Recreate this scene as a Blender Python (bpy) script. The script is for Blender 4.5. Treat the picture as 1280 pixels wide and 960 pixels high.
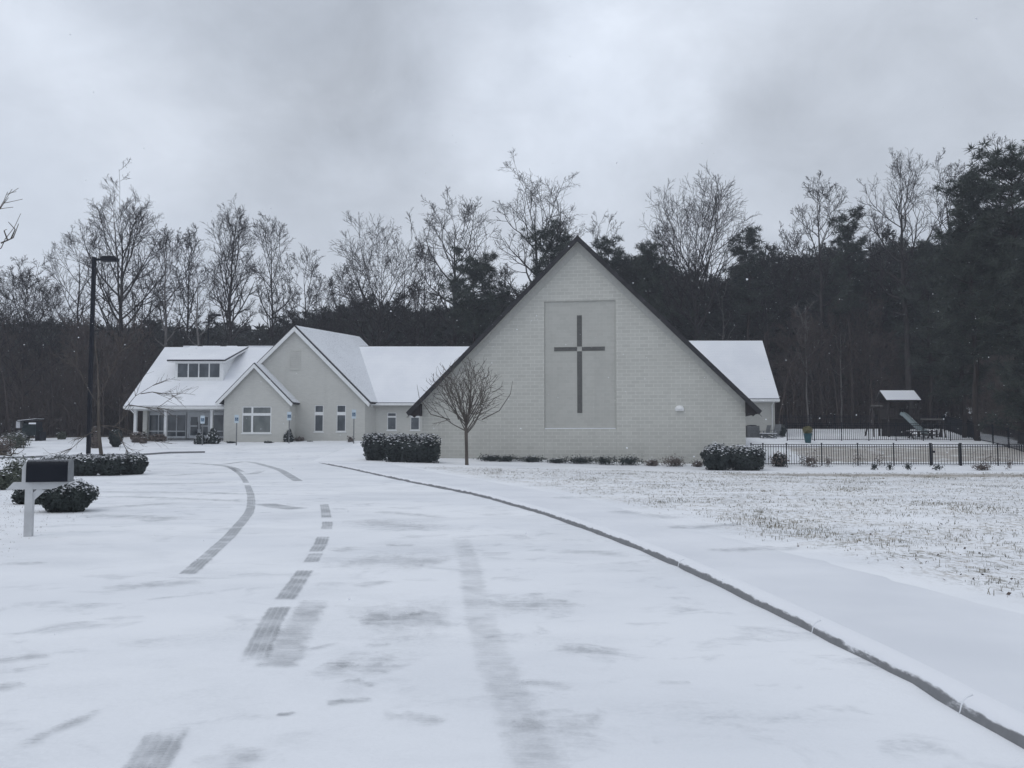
import bpy, math, random
from math import sin, cos, radians, pi, sqrt, atan, atan2
from mathutils import Vector, Matrix, noise as mnoise

for o in list(bpy.data.objects):
    bpy.data.objects.remove(o)
SC = bpy.context.scene
COL = SC.collection

# ------------------------------------------------------------------ camera, sky, sun, exposure
F = 1074.0
PITCH = atan(66.0 / F)
cam_d = bpy.data.cameras.new('camera')
cam_d.sensor_width = 36.0
cam_d.lens = 36.0 * F / 1280.0
cam_d.clip_start = 0.05
cam_d.clip_end = 4000
cam = bpy.data.objects.new('camera', cam_d)
COL.objects.link(cam)
CAMZ = 1.6
cam.location = (0, 0, CAMZ)
cam.rotation_euler = (pi / 2 + PITCH, 0, 0)
SC.camera = cam

W = bpy.data.worlds.new('World')
SC.world = W
W.use_nodes = True
nt = W.node_tree
nt.nodes.clear()
SUN_EL, SUN_AZ = 58.0, 230.0
def wn(t, **k):
    n = nt.nodes.new(t)
    for a, b in k.items():
        setattr(n, a, b)
    return n
def pix_dir(px, py):
    u = (px - 640) / F; v = (480 - py) / F
    d = Vector((u, cos(PITCH) - v * sin(PITCH), sin(PITCH) + v * cos(PITCH)))
    return d.normalized()
w_out = wn('ShaderNodeOutputWorld')
w_bg = wn('ShaderNodeBackground')
w_bg.inputs['Strength'].default_value = 0.1
w_sky = wn('ShaderNodeTexSky', sky_type='NISHITA')
w_sky.sun_disc = False
w_sky.sun_elevation = radians(SUN_EL)
w_sky.sun_rotation = radians(SUN_AZ)
w_tc = wn('ShaderNodeTexCoord')
w_map = wn('ShaderNodeMapping')
w_map.inputs['Scale'].default_value = (1.0, 1.0, 1.45)
w_map.inputs['Location'].default_value = (3.1, 1.7, 0.4)
nt.links.new(w_tc.outputs['Generated'], w_map.inputs['Vector'])
w_n1 = wn('ShaderNodeTexNoise')
w_n1.inputs['Scale'].default_value = 2.6
w_n1.inputs['Detail'].default_value = 9
w_n1.inputs['Roughness'].default_value = 0.54
w_n1.inputs['Distortion'].default_value = 0.35
nt.links.new(w_map.outputs['Vector'], w_n1.inputs['Vector'])
w_r = wn('ShaderNodeValToRGB')
w_r.color_ramp.elements[0].position = 0.30
w_r.color_ramp.elements[0].color = (0.495, 0.543, 0.62, 1)
w_r.color_ramp.elements[1].position = 0.72
w_r.color_ramp.elements[1].color = (0.695, 0.748, 0.832, 1)
nt.links.new(w_n1.outputs['Fac'], w_r.inputs['Fac'])
def wmath(op, a, b=None):
    n = wn('ShaderNodeMath', operation=op)
    for i, x in enumerate((a, b)):
        if x is None: continue
        if isinstance(x, (int, float)): n.inputs[i].default_value = x
        else: nt.links.new(x, n.inputs[i])
    return n.outputs[0]
w_nd = wn('ShaderNodeTexNoise')
w_nd.inputs['Scale'].default_value = 5.0
w_nd.inputs['Detail'].default_value = 6
w_nd.inputs['Roughness'].default_value = 0.55
nt.links.new(w_map.outputs['Vector'], w_nd.inputs['Vector'])
w_ns = wn('ShaderNodeVectorMath', operation='SUBTRACT')
nt.links.new(w_nd.outputs['Color'], w_ns.inputs[0])
w_ns.inputs[1].default_value = (0.5, 0.5, 0.5)
w_nk = wn('ShaderNodeVectorMath', operation='SCALE')
nt.links.new(w_ns.outputs[0], w_nk.inputs[0])
w_nk.inputs['Scale'].default_value = 0.22
w_nv = wn('ShaderNodeVectorMath', operation='ADD')
nt.links.new(w_tc.outputs['Generated'], w_nv.inputs[0])
nt.links.new(w_nk.outputs[0], w_nv.inputs[1])
w_nn = wn('ShaderNodeVectorMath', operation='NORMALIZE')
nt.links.new(w_nv.outputs[0], w_nn.inputs[0])
def lobe(px, py, lo, amp):
    d = pix_dir(px, py)
    dp = wn('ShaderNodeVectorMath', operation='DOT_PRODUCT')
    nt.links.new(w_nn.outputs[0], dp.inputs[0])
    dp.inputs[1].default_value = d
    mr = wn('ShaderNodeMapRange', interpolation_type='SMOOTHSTEP')
    nt.links.new(dp.outputs['Value'], mr.inputs['Value'])
    mr.inputs['From Min'].default_value = lo
    mr.inputs['From Max'].default_value = 1.0
    mr.inputs['To Min'].default_value = 0.0
    mr.inputs['To Max'].default_value = amp
    return mr.outputs['Result']
gain = wmath('ADD', 1.0, lobe(700, 110, 0.982, 0.21))
gain = wmath('ADD', gain, lobe(800, 40, 0.985, 0.12))
gain = wmath('ADD', gain, lobe(70, 180, 0.965, 0.16))
gain = wmath('ADD', gain, lobe(505, 80, 0.9890, -0.10))
gain = wmath('ADD', gain, lobe(300, 90, 0.980, -0.10))
gain = wmath('ADD', gain, lobe(420, 210, 0.986, -0.05))
gain = wmath('ADD', gain, lobe(1190, 90, 0.965, -0.10))
gain = wmath('ADD', gain, lobe(960, 190, 0.985, -0.06))
w_n2 = wn('ShaderNodeTexNoise')
w_n2.inputs['Scale'].default_value = 7.5
w_n2.inputs['Detail'].default_value = 8
w_n2.inputs['Roughness'].default_value = 0.6
w_n2.inputs['Distortion'].default_value = 0.5
nt.links.new(w_map.outputs['Vector'], w_n2.inputs['Vector'])
gain = wmath('ADD', gain, wmath('MULTIPLY', wmath('SUBTRACT', w_n2.outputs['Fac'], 0.5), 0.36))
w_sep = wn('ShaderNodeSeparateXYZ')
nt.links.new(w_tc.outputs['Generated'], w_sep.inputs[0])
zen = wn('ShaderNodeMapRange')
nt.links.new(w_sep.outputs['Z'], zen.inputs['Value'])
zen.inputs['From Min'].default_value = 0.42
zen.inputs['From Max'].default_value = 1.0
zen.inputs['To Min'].default_value = 0.0
zen.inputs['To Max'].default_value = 0.08
gain = wmath('ADD', gain, zen.outputs['Result'])
gain = wmath('MULTIPLY', gain, 10.0)
w_mul = wn('ShaderNodeVectorMath', operation='SCALE')
nt.links.new(w_r.outputs['Color'], w_mul.inputs[0])
nt.links.new(gain, w_mul.inputs['Scale'])
w_mix = wn('ShaderNodeMixRGB')
w_mix.inputs['Fac'].default_value = 0.95
nt.links.new(w_sky.outputs['Color'], w_mix.inputs['Color1'])
nt.links.new(w_mul.outputs['Vector'], w_mix.inputs['Color2'])
nt.links.new(w_mix.outputs['Color'], w_bg.inputs['Color'])
nt.links.new(w_bg.outputs['Background'], w_out.inputs['Surface'])

sun_d = bpy.data.lights.new('sun', 'SUN')
sun_d.energy = 0.5
sun_d.angle = radians(40)
sun_d.color = (1.0, 0.97, 0.93)
sun = bpy.data.objects.new('sun', sun_d)
COL.objects.link(sun)
_el, _az = radians(SUN_EL), radians(SUN_AZ)
sun.rotation_euler = Vector((sin(_az) * cos(_el), cos(_az) * cos(_el), sin(_el))).to_track_quat('Z', 'Y').to_euler()

SC.view_settings.view_transform = 'Standard'
SC.view_settings.look = 'None'
SC.view_settings.exposure = 0.10
SC.view_settings.gamma = 1.0
SC.view_settings.use_curve_mapping = False
SC.cycles.max_bounces = 5
SC.cycles.diffuse_bounces = 3
SC.cycles.use_denoising = True

# ------------------------------------------------------------------ terrain, pixel helpers
def interp(pts, x):
    if x <= pts[0][0]: return pts[0][1]
    for (a, b), (c, d) in zip(pts, pts[1:]):
        if x <= c:
            t = (x - a) / (c - a)
            return b + (d - b) * t
    return pts[-1][1]
def sstep(a, b, x):
    t = min(1, max(0, (x - a) / (b - a)))
    return t * t * (3 - 2 * t)
ZL = [(-400, 0), (30, 0), (38, 0.06), (45, 0.12), (51, 0.22), (55, 0.5), (61, 0.86), (66, 1.2), (75, 1.6), (90, 1.95), (130, 3), (400, 8)]
ZR = [(-400, 0), (32, -0.03), (42, -0.16), (47.5, -0.24), (49.5, -0.02), (53, 0.45), (57, 1.05), (61, 1.42), (66, 1.62), (76, 2.25), (90, 2.6), (130, 3.6), (400, 8)]
def T(x, y):
    k = sstep(-9, 9, x)
    def sm(P):
        return 0.25 * interp(P, y - 1.2) + 0.5 * interp(P, y) + 0.25 * interp(P, y + 1.2)
    return sm(ZL) * (1 - k) + sm(ZR) * k
def ray(px, py):
    u = (px - 640) / F; v = (480 - py) / F
    return (u, cos(PITCH) - v * sin(PITCH), sin(PITCH) + v * cos(PITCH))
def at(px, py, Y):
    d = ray(px, py); t = Y / d[1]
    return Vector((d[0] * t, Y, CAMZ + d[2] * t))
def gnd(px, py):
    d = ray(px, py)
    lo = 1.0
    y = lo
    while y < 150:
        t = y / d[1]
        if CAMZ + d[2] * t <= T(d[0] * t, y): break
        y += 0.05
    t = y / d[1]
    x = d[0] * t
    return Vector((x, y, T(x, y)))

# ------------------------------------------------------------------ materials
def new_mat(name):
    m = bpy.data.materials.new(name)
    m.use_nodes = True
    n = m.node_tree
    b = n.nodes['Principled BSDF']
    return m, n, b
def N(n, t, **k):
    x = n.nodes.new(t)
    for a, b in k.items(): setattr(x, a, b)
    return x
def link(n, a, b): n.links.new(a, b)
def noise_node(n, vec, scale, detail=4, rough=0.55, dist=0.0):
    x = N(n, 'ShaderNodeTexNoise')
    x.inputs['Scale'].default_value = scale
    x.inputs['Detail'].default_value = detail
    x.inputs['Roughness'].default_value = rough
    x.inputs['Distortion'].default_value = dist
    if vec is not None: link(n, vec, x.inputs['Vector'])
    return x.outputs['Fac']
def mrange(n, val, a, b, c=0.0, d=1.0):
    x = N(n, 'ShaderNodeMapRange', interpolation_type='SMOOTHSTEP')
    link(n, val, x.inputs['Value'])
    x.inputs['From Min'].default_value = a; x.inputs['From Max'].default_value = b
    x.inputs['To Min'].default_value = c; x.inputs['To Max'].default_value = d
    return x.outputs['Result']
def mixc(n, fac, c1, c2):
    x = N(n, 'ShaderNodeMixRGB')
    for i, v in (('Fac', fac), ('Color1', c1), ('Color2', c2)):
        if isinstance(v, tuple): x.inputs[i].default_value = (*v, 1) if len(v) == 3 else v
        elif isinstance(v, (int, float)): x.inputs[i].default_value = v
        else: link(n, v, x.inputs[i])
    return x.outputs['Color']
def mth(n, op, a, b=None):
    x = N(n, 'ShaderNodeMath', operation=op)
    for i, v in enumerate((a, b)):
        if v is None: continue
        if isinstance(v, (int, float)): x.inputs[i].default_value = v
        else: link(n, v, x.inputs[i])
    return x.outputs[0]
def coords(n, kind='Object', scale=(1, 1, 1)):
    t = N(n, 'ShaderNodeTexCoord')
    m = N(n, 'ShaderNodeMapping')
    m.inputs['Scale'].default_value = scale
    link(n, t.outputs[kind], m.inputs['Vector'])
    return m.outputs['Vector']
def wpos(n, scale=(1, 1, 1)):
    g = N(n, 'ShaderNodeNewGeometry')
    m = N(n, 'ShaderNodeMapping')
    m.inputs['Scale'].default_value = scale
    link(n, g.outputs['Position'], m.inputs['Vector'])
    return m.outputs['Vector']
def bump(n, b, h, strength=0.3, dist=0.02):
    x = N(n, 'ShaderNodeBump')
    x.inputs['Strength'].default_value = strength
    x.inputs['Distance'].default_value = dist
    link(n, h, x.inputs['Height'])
    link(n, x.outputs['Normal'], b.inputs['Normal'])
def flat_mat(name, col, rough=0.6, var=0.15, scale=6.0, metallic=0.0, spec=0.3):
    m, n, b = new_mat(name)
    f = noise_node(n, coords(n), scale, 4)
    c = mixc(n, mrange(n, f, 0.3, 0.7), tuple(x * (1 - var) for x in col), tuple(min(1, x * (1 + var)) for x in col))
    link(n, c, b.inputs['Base Color'])
    b.inputs['Roughness'].default_value = rough
    b.inputs['Metallic'].default_value = metallic
    b.inputs['Specular IOR Level'].default_value = spec
    return m

SNOW_A, SNOW_B = (0.85, 0.865, 0.89), (0.76, 0.78, 0.815)
def snow_color(n):
    """soft wind-blown snow over asphalt, thin where it drifted off"""
    big = noise_node(n, wpos(n, (0.16, 0.30, 0.3)), 1.0, 3, 0.5)
    c = mixc(n, mrange(n, big, 0.35, 0.7), SNOW_A, SNOW_B)
    wide = noise_node(n, wpos(n, (0.35, 0.55, 1)), 1.0, 4, 0.6, 0.3)
    fine = noise_node(n, wpos(n, (22, 26, 10)), 1.0, 3, 0.7)
    c = mixc(n, mth(n, 'MULTIPLY', mrange(n, wide, 0.45, 0.68), mrange(n, fine, 0.3, 0.7, 0.12, 0.42)), c, (0.54, 0.565, 0.60))
    st = noise_node(n, wpos(n, (1.5, 1.75, 1)), 1.0, 7, 0.62, 0.5)
    gate = noise_node(n, wpos(n, (0.16, 0.13, 0.1)), 1.0, 2)
    k = mth(n, 'MULTIPLY', mrange(n, st, 0.52, 0.70), mrange(n, gate, 0.36, 0.56))
    k = mth(n, 'MULTIPLY', k, mrange(n, fine, 0.25, 0.7, 0.35, 1.0))
    c = mixc(n, mth(n, 'MULTIPLY', k, 0.58), c, (0.36, 0.38, 0.41))
    gr = noise_node(n, wpos(n, (60, 70, 60)), 1.0, 2, 0.6)
    c = mixc(n, mrange(n, gr, 0.35, 0.75, 0.0, 0.12), c, (0.50, 0.52, 0.55))
    return c
m, n, b = new_mat('road_snow')
base_c = snow_color(n)
att = N(n, 'ShaderNodeAttribute', attribute_name='woods')
litter = noise_node(n, wpos(n), 1.3, 6, 0.7)
lit_c = mixc(n, mrange(n, litter, 0.35, 0.7), (0.05, 0.043, 0.038), (0.10, 0.085, 0.07))
rag = mrange(n, mth(n, 'ADD', att.outputs['Fac'], mth(n, 'MULTIPLY', litter, 0.5)), 0.62, 0.78)
rough_att = N(n, 'ShaderNodeAttribute', attribute_name='turf')
sp = noise_node(n, wpos(n, (9, 9, 9)), 1.0, 5, 0.75)
spg = noise_node(n, wpos(n, (0.5, 0.8, 1)), 1.0, 3)
tf = mth(n, 'MULTIPLY', mth(n, 'MULTIPLY', mrange(n, sp, 0.58, 0.72), mrange(n, spg, 0.42, 0.62)), rough_att.outputs['Fac'])
base_c = mixc(n, mth(n, 'MULTIPLY', tf, 0.7), base_c, (0.24, 0.21, 0.16))
link(n, mixc(n, rag, base_c, lit_c), b.inputs['Base Color'])
b.inputs['Roughness'].default_value = 0.75
b.inputs['Specular IOR Level'].default_value = 0.25
hb = mth(n, 'ADD', noise_node(n, wpos(n, (1, 1.4, 1)), 1.6, 5, 0.55), mth(n, 'MULTIPLY', noise_node(n, wpos(n), 45, 3, 0.7), 0.05))
bump(n, b, hb, 0.25, 0.06)
M_ROAD = m

m, n, b = new_mat('lawn_snow')
big = noise_node(n, wpos(n, (0.2, 0.4, 0.3)), 1.0, 3, 0.5)
c = mixc(n, mrange(n, big, 0.35, 0.7), SNOW_A, SNOW_B)
ta = N(n, 'ShaderNodeAttribute', attribute_name='turf')
ba = N(n, 'ShaderNodeAttribute', attribute_name='bare')
wa = N(n, 'ShaderNodeAttribute', attribute_name='woods')
sp = noise_node(n, wpos(n, (11, 7, 9)), 1.0, 6, 0.78)
spg = noise_node(n, wpos(n, (0.45, 0.9, 1)), 1.0, 4, 0.6)
tf = mth(n, 'MULTIPLY', mth(n, 'MULTIPLY', mrange(n, sp, 0.45, 0.63), mrange(n, spg, 0.33, 0.56)), ta.outputs['Fac'])
hue = noise_node(n, wpos(n, (2, 2, 2)), 1.0, 2)
gc = mixc(n, mrange(n, hue, 0.35, 0.65), (0.16, 0.148, 0.11), (0.31, 0.262, 0.195))
c = mixc(n, mth(n, 'MULTIPLY', tf, 0.85), c, gc)
bn = noise_node(n, wpos(n, (0.8, 2.2, 1)), 1.0, 5, 0.65)
bf = mrange(n, mth(n, 'ADD', mth(n, 'MULTIPLY', bn, 0.9), mth(n, 'MULTIPLY', ba.outputs['Fac'], 0.55)), 0.72, 0.98)
bf = mth(n, 'MULTIPLY', bf, mrange(n, ba.outputs['Fac'], 0.02, 0.3))
c = mixc(n, mth(n, 'MULTIPLY', bf, 0.75), c, (0.30, 0.26, 0.21))
litter = noise_node(n, wpos(n), 1.3, 6, 0.7)
lit_c = mixc(n, mrange(n, litter, 0.35, 0.7), (0.05, 0.043, 0.038), (0.10, 0.085, 0.07))
rag = mrange(n, mth(n, 'ADD', wa.outputs['Fac'], mth(n, 'MULTIPLY', litter, 0.5)), 0.62, 0.78)
link(n, mixc(n, rag, c, lit_c), b.inputs['Base Color'])
b.inputs['Roughness'].default_value = 0.8
b.inputs['Specular IOR Level'].default_value = 0.2
hb = mth(n, 'ADD', noise_node(n, wpos(n), 1.8, 5, 0.6), mth(n, 'MULTIPLY', noise_node(n, wpos(n), 30, 4, 0.7), 0.16))
bump(n, b, hb, 0.35, 0.06)
M_LAWN = m

m, n, b = new_mat('walk_snow')
big = noise_node(n, wpos(n, (0.5, 0.5, 0.5)), 1.0, 4, 0.5)
c = mixc(n, mrange(n, big, 0.3, 0.72), (0.79, 0.807, 0.84), (0.69, 0.71, 0.75))
link(n, c, b.inputs['Base Color'])
b.inputs['Roughness'].default_value = 0.7
bump(n, b, noise_node(n, wpos(n), 3.0, 5, 0.55), 0.12, 0.05)
M_WALK = m

def track_mat(name, strength, tread=True, ragged=0.5, soft=(0.15, 1.15)):
    m, n, b = new_mat(name)
    uv = N(n, 'ShaderNodeUVMap')
    s = N(n, 'ShaderNodeSeparateXYZ')
    link(n, uv.outputs['UV'], s.inputs[0])
    u, v = s.outputs['X'], s.outputs['Y']
    edge = mth(n, 'SUBTRACT', 1.0, mth(n, 'ABSOLUTE', mth(n, 'SUBTRACT', mth(n, 'MULTIPLY', u, 2.0), 1.0)))
    att = N(n, 'ShaderNodeAttribute', attribute_name='fade')
    rn = noise_node(n, wpos(n, (7, 7, 7)), 1.0, 6, 0.7)
    e = mth(n, 'ADD', edge, mth(n, 'MULTIPLY', mth(n, 'SUBTRACT', rn, 0.5), ragged * 1.6))
    f = mrange(n, e, 0.04 if tread else soft[0], 0.34 if tread else soft[1])
    if not tread:
        stq = noise_node(n, wpos(n, (3, 16, 3)), 1.0, 5, 0.7)
        f = mth(n, 'MULTIPLY', f, mrange(n, stq, 0.32, 0.62, 0.25, 1.0))
    fine = noise_node(n, wpos(n, (40, 40, 40)), 1.0, 3, 0.7)
    f = mth(n, 'MULTIPLY', f, mrange(n, fine, 0.25, 0.65, 0.55, 1.0))
    patch = noise_node(n, wpos(n, (2.2, 2.2, 2)), 1.0, 4, 0.6)
    f = mth(n, 'MULTIPLY', f, mrange(n, patch, 0.3, 0.6, 0.35, 1.0))
    if tread:
        w = mth(n, 'SINE', mth(n, 'MULTIPLY', u, 2 * pi * 4.5))
        f = mth(n, 'MULTIPLY', f, mrange(n, w, 0.2, 1.0, 1.0, 0.72))
        w2 = mth(n, 'SINE', mth(n, 'ADD', mth(n, 'MULTIPLY', v, 2 * pi * 28.0), mth(n, 'MULTIPLY', u, 9.0)))
        f = mth(n, 'MULTIPLY', f, mrange(n, w2, 0.3, 0.9, 1.0, 0.88))
    ero = noise_node(n, wpos(n, (5, 5, 5)), 1.0, 5, 0.7)
    fad = mth(n, 'ADD', att.outputs['Fac'], mth(n, 'MULTIPLY', mth(n, 'SUBTRACT', ero, 0.5), 1.5))
    fad = mth(n, 'MULTIPLY', mrange(n, fad, 0.2, 0.75), mrange(n, att.outputs['Fac'], 0.0, 0.25))
    f = mth(n, 'MULTIPLY', mth(n, 'MULTIPLY', f, fad), strength)
    b.inputs['Base Color'].default_value = (0.185, 0.20, 0.215, 1)
    b.inputs['Roughness'].default_value = 0.55
    tr = N(n, 'ShaderNodeBsdfTransparent')
    mx = N(n, 'ShaderNodeMixShader')
    link(n, f, mx.inputs['Fac'])
    link(n, tr.outputs[0], mx.inputs[1])
    link(n, b.outputs[0], mx.inputs[2])
    out = n.nodes['Material Output']
    link(n, mx.outputs[0], out.inputs['Surface'])
    return m
M_TRK = track_mat('tyre_track_slush', 0.50)
M_TRK_FAINT = track_mat('faint_tyre_slush', 0.21, False, 0.7, (0.05, 0.55))
M_TRK_GHOST = track_mat('ghost_tyre_slush', 0.38, False, 0.8, (0.05, 0.5))
M_SLUSH = track_mat('thin_slush', 0.55, False, 1.5)
M_SLUSH2 = track_mat('very_thin_slush', 0.36, False, 1.6)

def snow_mat(name, ca, cb, sc=1.0, bs=0.2):
    m, n, b = new_mat(name)
    f = noise_node(n, wpos(n), sc, 5, 0.6)
    link(n, mixc(n, mrange(n, f, 0.3, 0.72), ca, cb), b.inputs['Base Color'])
    b.inputs['Roughness'].default_value = 0.8
    b.inputs['Specular IOR Level'].default_value = 0.2
    bump(n, b, noise_node(n, wpos(n), 6.0, 5, 0.6), bs, 0.03)
    return m
M_SNOW = snow_mat('snow', (0.82, 0.835, 0.865), (0.74, 0.76, 0.80))
m, n, b = new_mat('roof_snow')
f = noise_node(n, wpos(n, (0.35, 0.35, 0.35)), 1.0, 5, 0.6)
c = mixc(n, mrange(n, f, 0.3, 0.72), (0.83, 0.845, 0.875), (0.74, 0.76, 0.80))
crs = N(n, 'ShaderNodeTexWave', wave_type='BANDS', bands_direction='Z')
crs.inputs['Scale'].default_value = 2.2
crs.inputs['Distortion'].default_value = 1.2
link(n, wpos(n), crs.inputs['Vector'])
c = mixc(n, mth(n, 'MULTIPLY', crs.outputs['Fac'], 0.09), c, (0.5, 0.52, 0.55))
link(n, c, b.inputs['Base Color'])
b.inputs['Roughness'].default_value = 0.8
b.inputs['Specular IOR Level'].default_value = 0.2
M_RSNOW = m
m, n, b = new_mat('shaded_roof_snow')  # mottled greyer snow: shade of the right-hand slopes painted into the colour
f = noise_node(n, wpos(n), 9.0, 6, 0.75)
g = noise_node(n, wpos(n), 0.5, 3, 0.5)
k = mth(n, 'MULTIPLY', mrange(n, f, 0.45, 0.68), mrange(n, g, 0.3, 0.65, 0.35, 1.0))
link(n, mixc(n, mth(n, 'MULTIPLY', k, 0.6), (0.74, 0.76, 0.79), (0.30, 0.31, 0.33)), b.inputs['Base Color'])
b.inputs['Roughness'].default_value = 0.8
M_RSNOW_SHADE = m

def brick_mat(name, c1, c2, mortar, bw, bh, ms, bumpk=0.3, var=1.0):
    m, n, b = new_mat(name)
    t = N(n, 'ShaderNodeTexCoord')
    s = N(n, 'ShaderNodeSeparateXYZ')
    link(n, t.outputs['Object'], s.inputs[0])
    cb = N(n, 'ShaderNodeCombineXYZ')
    link(n, mth(n, 'ADD', s.outputs['X'], s.outputs['Y']), cb.inputs['X'])
    link(n, s.outputs['Z'], cb.inputs['Y'])
    br = N(n, 'ShaderNodeTexBrick')
    br.inputs['Scale'].default_value = 1.0
    br.inputs['Brick Width'].default_value = bw
    br.inputs['Row Height'].default_value = bh
    br.inputs['Mortar Size'].default_value = ms
    br.inputs['Mortar Smooth'].default_value = 0.3
    br.inputs['Bias'].default_value = 0.0
    br.inputs['Color1'].default_value = (*c1, 1)
    br.inputs['Color2'].default_value = (*c2, 1)
    br.inputs['Mortar'].default_value = (*mortar, 1)
    link(n, cb.outputs[0], br.inputs['Vector'])
    f = noise_node(n, t.outputs['Object'], 0.45, 5, 0.6)
    c = mixc(n, mth(n, 'MULTIPLY', mrange(n, f, 0.35, 0.75), 0.35 * var), br.outputs['Color'], tuple(x * 0.82 for x in c1))
    f2 = noise_node(n, t.outputs['Object'], 7.0, 5, 0.7)
    c = mixc(n, mth(n, 'MULTIPLY', mrange(n, f2, 0.5, 0.8), 0.16), c, tuple(x * 0.7 for x in c1))
    stv = N(n, 'ShaderNodeMapping'); stv.inputs['Scale'].default_value = (1.6, 1.6, 0.12)
    link(n, t.outputs['Object'], stv.inputs['Vector'])
    f4 = noise_node(n, stv.outputs['Vector'], 1.0, 5, 0.65)
    c = mixc(n, mth(n, 'MULTIPLY', mrange(n, f4, 0.52, 0.75), 0.22), c, tuple(x * 0.72 for x in c1))
    # darker towards the ground, with a ragged upper edge
    d = mrange(n, mth(n, 'ADD', s.outputs['Z'], mth(n, 'MULTIPLY', f2, 0.7)), 0.3, 1.5, 0.22, 0.0)
    c = mixc(n, d, c, tuple(x * 0.6 for x in c1))
    link(n, c, b.inputs['Base Color'])
    b.inputs['Roughness'].default_value = 0.8
    b.inputs['Specular IOR Level'].default_value = 0.2
    bump(n, b, br.outputs['Fac'], -bumpk, 0.01)
    return m
M_BLOCK = brick_mat('painted_block', (0.515, 0.512, 0.472), (0.462, 0.459, 0.423), (0.615, 0.612, 0.57), 0.52, 0.215, 0.016)
M_PANEL = brick_mat('smooth_panel', (0.468, 0.466, 0.432), (0.432, 0.43, 0.398), (0.525, 0.522, 0.486), 0.4, 0.2, 0.006, 0.1)
M_PBRICK = brick_mat('painted_brick', (0.535, 0.532, 0.498), (0.49, 0.487, 0.456), (0.575, 0.572, 0.537), 0.28, 0.09, 0.008, 0.2, 0.7)
M_CROSS = brick_mat('dark_brick', (0.105, 0.105, 0.10), (0.075, 0.075, 0.072), (0.19, 0.19, 0.18), 0.14, 0.085, 0.007, 0.3)
M_TRIM = flat_mat('painted_trim', (0.74, 0.75, 0.75), 0.5, 0.05)
M_FRIEZE = flat_mat('frieze_paint', (0.44, 0.44, 0.415), 0.6, 0.06)
M_FASCIA = flat_mat('dark_fascia', (0.034, 0.033, 0.036), 0.6, 0.25, 3, 0, 0.15)
M_SOFFIT = flat_mat('shaded_soffit', (0.03, 0.026, 0.027), 0.8, 0.2, 3, 0, 0.1)  # shadow under the eaves painted into the base colour
M_SHINGLE = flat_mat('roof_shingle', (0.05, 0.05, 0.055), 0.85, 0.3, 8)
M_ALU = flat_mat('storefront_frame', (0.50, 0.52, 0.54), 0.4, 0.06, 3, 0.1)
M_BLACK = flat_mat('black_metal', (0.010, 0.012, 0.018), 0.5, 0.2, 5, 0, 0.12)
M_FENCE = flat_mat('fence_metal', (0.014, 0.016, 0.02), 0.6, 0.2, 5, 0, 0.1)
M_GALV = flat_mat('galvanised_post', (0.16, 0.165, 0.17), 0.5, 0.2, 9, 0.3)
M_SIGNW = flat_mat('sign_face', (0.50, 0.58, 0.64), 0.4, 0.05)
M_SIGNB = flat_mat('sign_blue', (0.05, 0.105, 0.18), 0.4, 0.05)
M_POSTW = flat_mat('mailbox_post_paint', (0.49, 0.50, 0.51), 0.6, 0.1, 4)
M_TEAL = flat_mat('teal_glaze', (0.022, 0.075, 0.09), 0.4, 0.15, 5)
M_SLIDE = flat_mat('slide_plastic', (0.25, 0.30, 0.31), 0.35, 0.1, 4)
M_WOOD = flat_mat('weathered_wood', (0.035, 0.03, 0.029), 0.8, 0.3, 6)
M_WOODP = flat_mat('pale_wood', (0.14, 0.135, 0.13), 0.8, 0.25, 6)
M_GREY = flat_mat('grey_resin', (0.17, 0.18, 0.19), 0.6, 0.12, 4)
M_PALE = flat_mat('pale_plastic', (0.42, 0.43, 0.45), 0.5, 0.15, 6)
M_DGREEN = flat_mat('dark_green_paint', (0.016, 0.024, 0.026), 0.6, 0.25, 4, 0, 0.1)
m, n, b = new_mat('window_glass')
f = noise_node(n, coords(n, 'Object', (1.2, 1, 0.8)), 1.0, 3)
link(n, mixc(n, mrange(n, f, 0.35, 0.65), (0.035, 0.045, 0.055), (0.085, 0.10, 0.115)), b.inputs['Base Color'])  # base colour lifted to stand in for reflected snow and sky
b.inputs['Roughness'].default_value = 0.06
b.inputs['IOR'].default_value = 1.6
M_GLASS = m
m, n, b = new_mat('blind_glass')
f = noise_node(n, coords(n, 'Object', (1.2, 1, 0.8)), 1.0, 3)
link(n, mixc(n, mrange(n, f, 0.35, 0.65), (0.11, 0.125, 0.125), (0.17, 0.185, 0.18)), b.inputs['Base Color'])
b.inputs['Roughness'].default_value = 0.08
M_GLASS2 = m
m, n, b = new_mat('kerb_concrete')
g = N(n, 'ShaderNodeNewGeometry')
ge = N(n, 'ShaderNodeSeparateXYZ'); link(n, g.outputs['Normal'], ge.inputs[0])
f = noise_node(n, wpos(n, (2.2, 2.2, 9)), 1.0, 6, 0.7)
f3 = noise_node(n, wpos(n, (0.6, 0.6, 1)), 1.0, 3, 0.5)
up = mth(n, 'ADD', ge.outputs['Z'], mth(n, 'MULTIPLY', mth(n, 'SUBTRACT', f, 0.5), 1.15))
up = mth(n, 'ADD', up, mth(n, 'MULTIPLY', mth(n, 'SUBTRACT', f3, 0.5), 0.5))
cc = mixc(n, noise_node(n, wpos(n), 12, 5, 0.7), (0.13, 0.135, 0.145), (0.24, 0.245, 0.255))
link(n, mixc(n, mrange(n, up, 0.40, 0.62), cc, (0.79, 0.805, 0.84)), b.inputs['Base Color'])
b.inputs['Roughness'].default_value = 0.8
M_KERB = m

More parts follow.
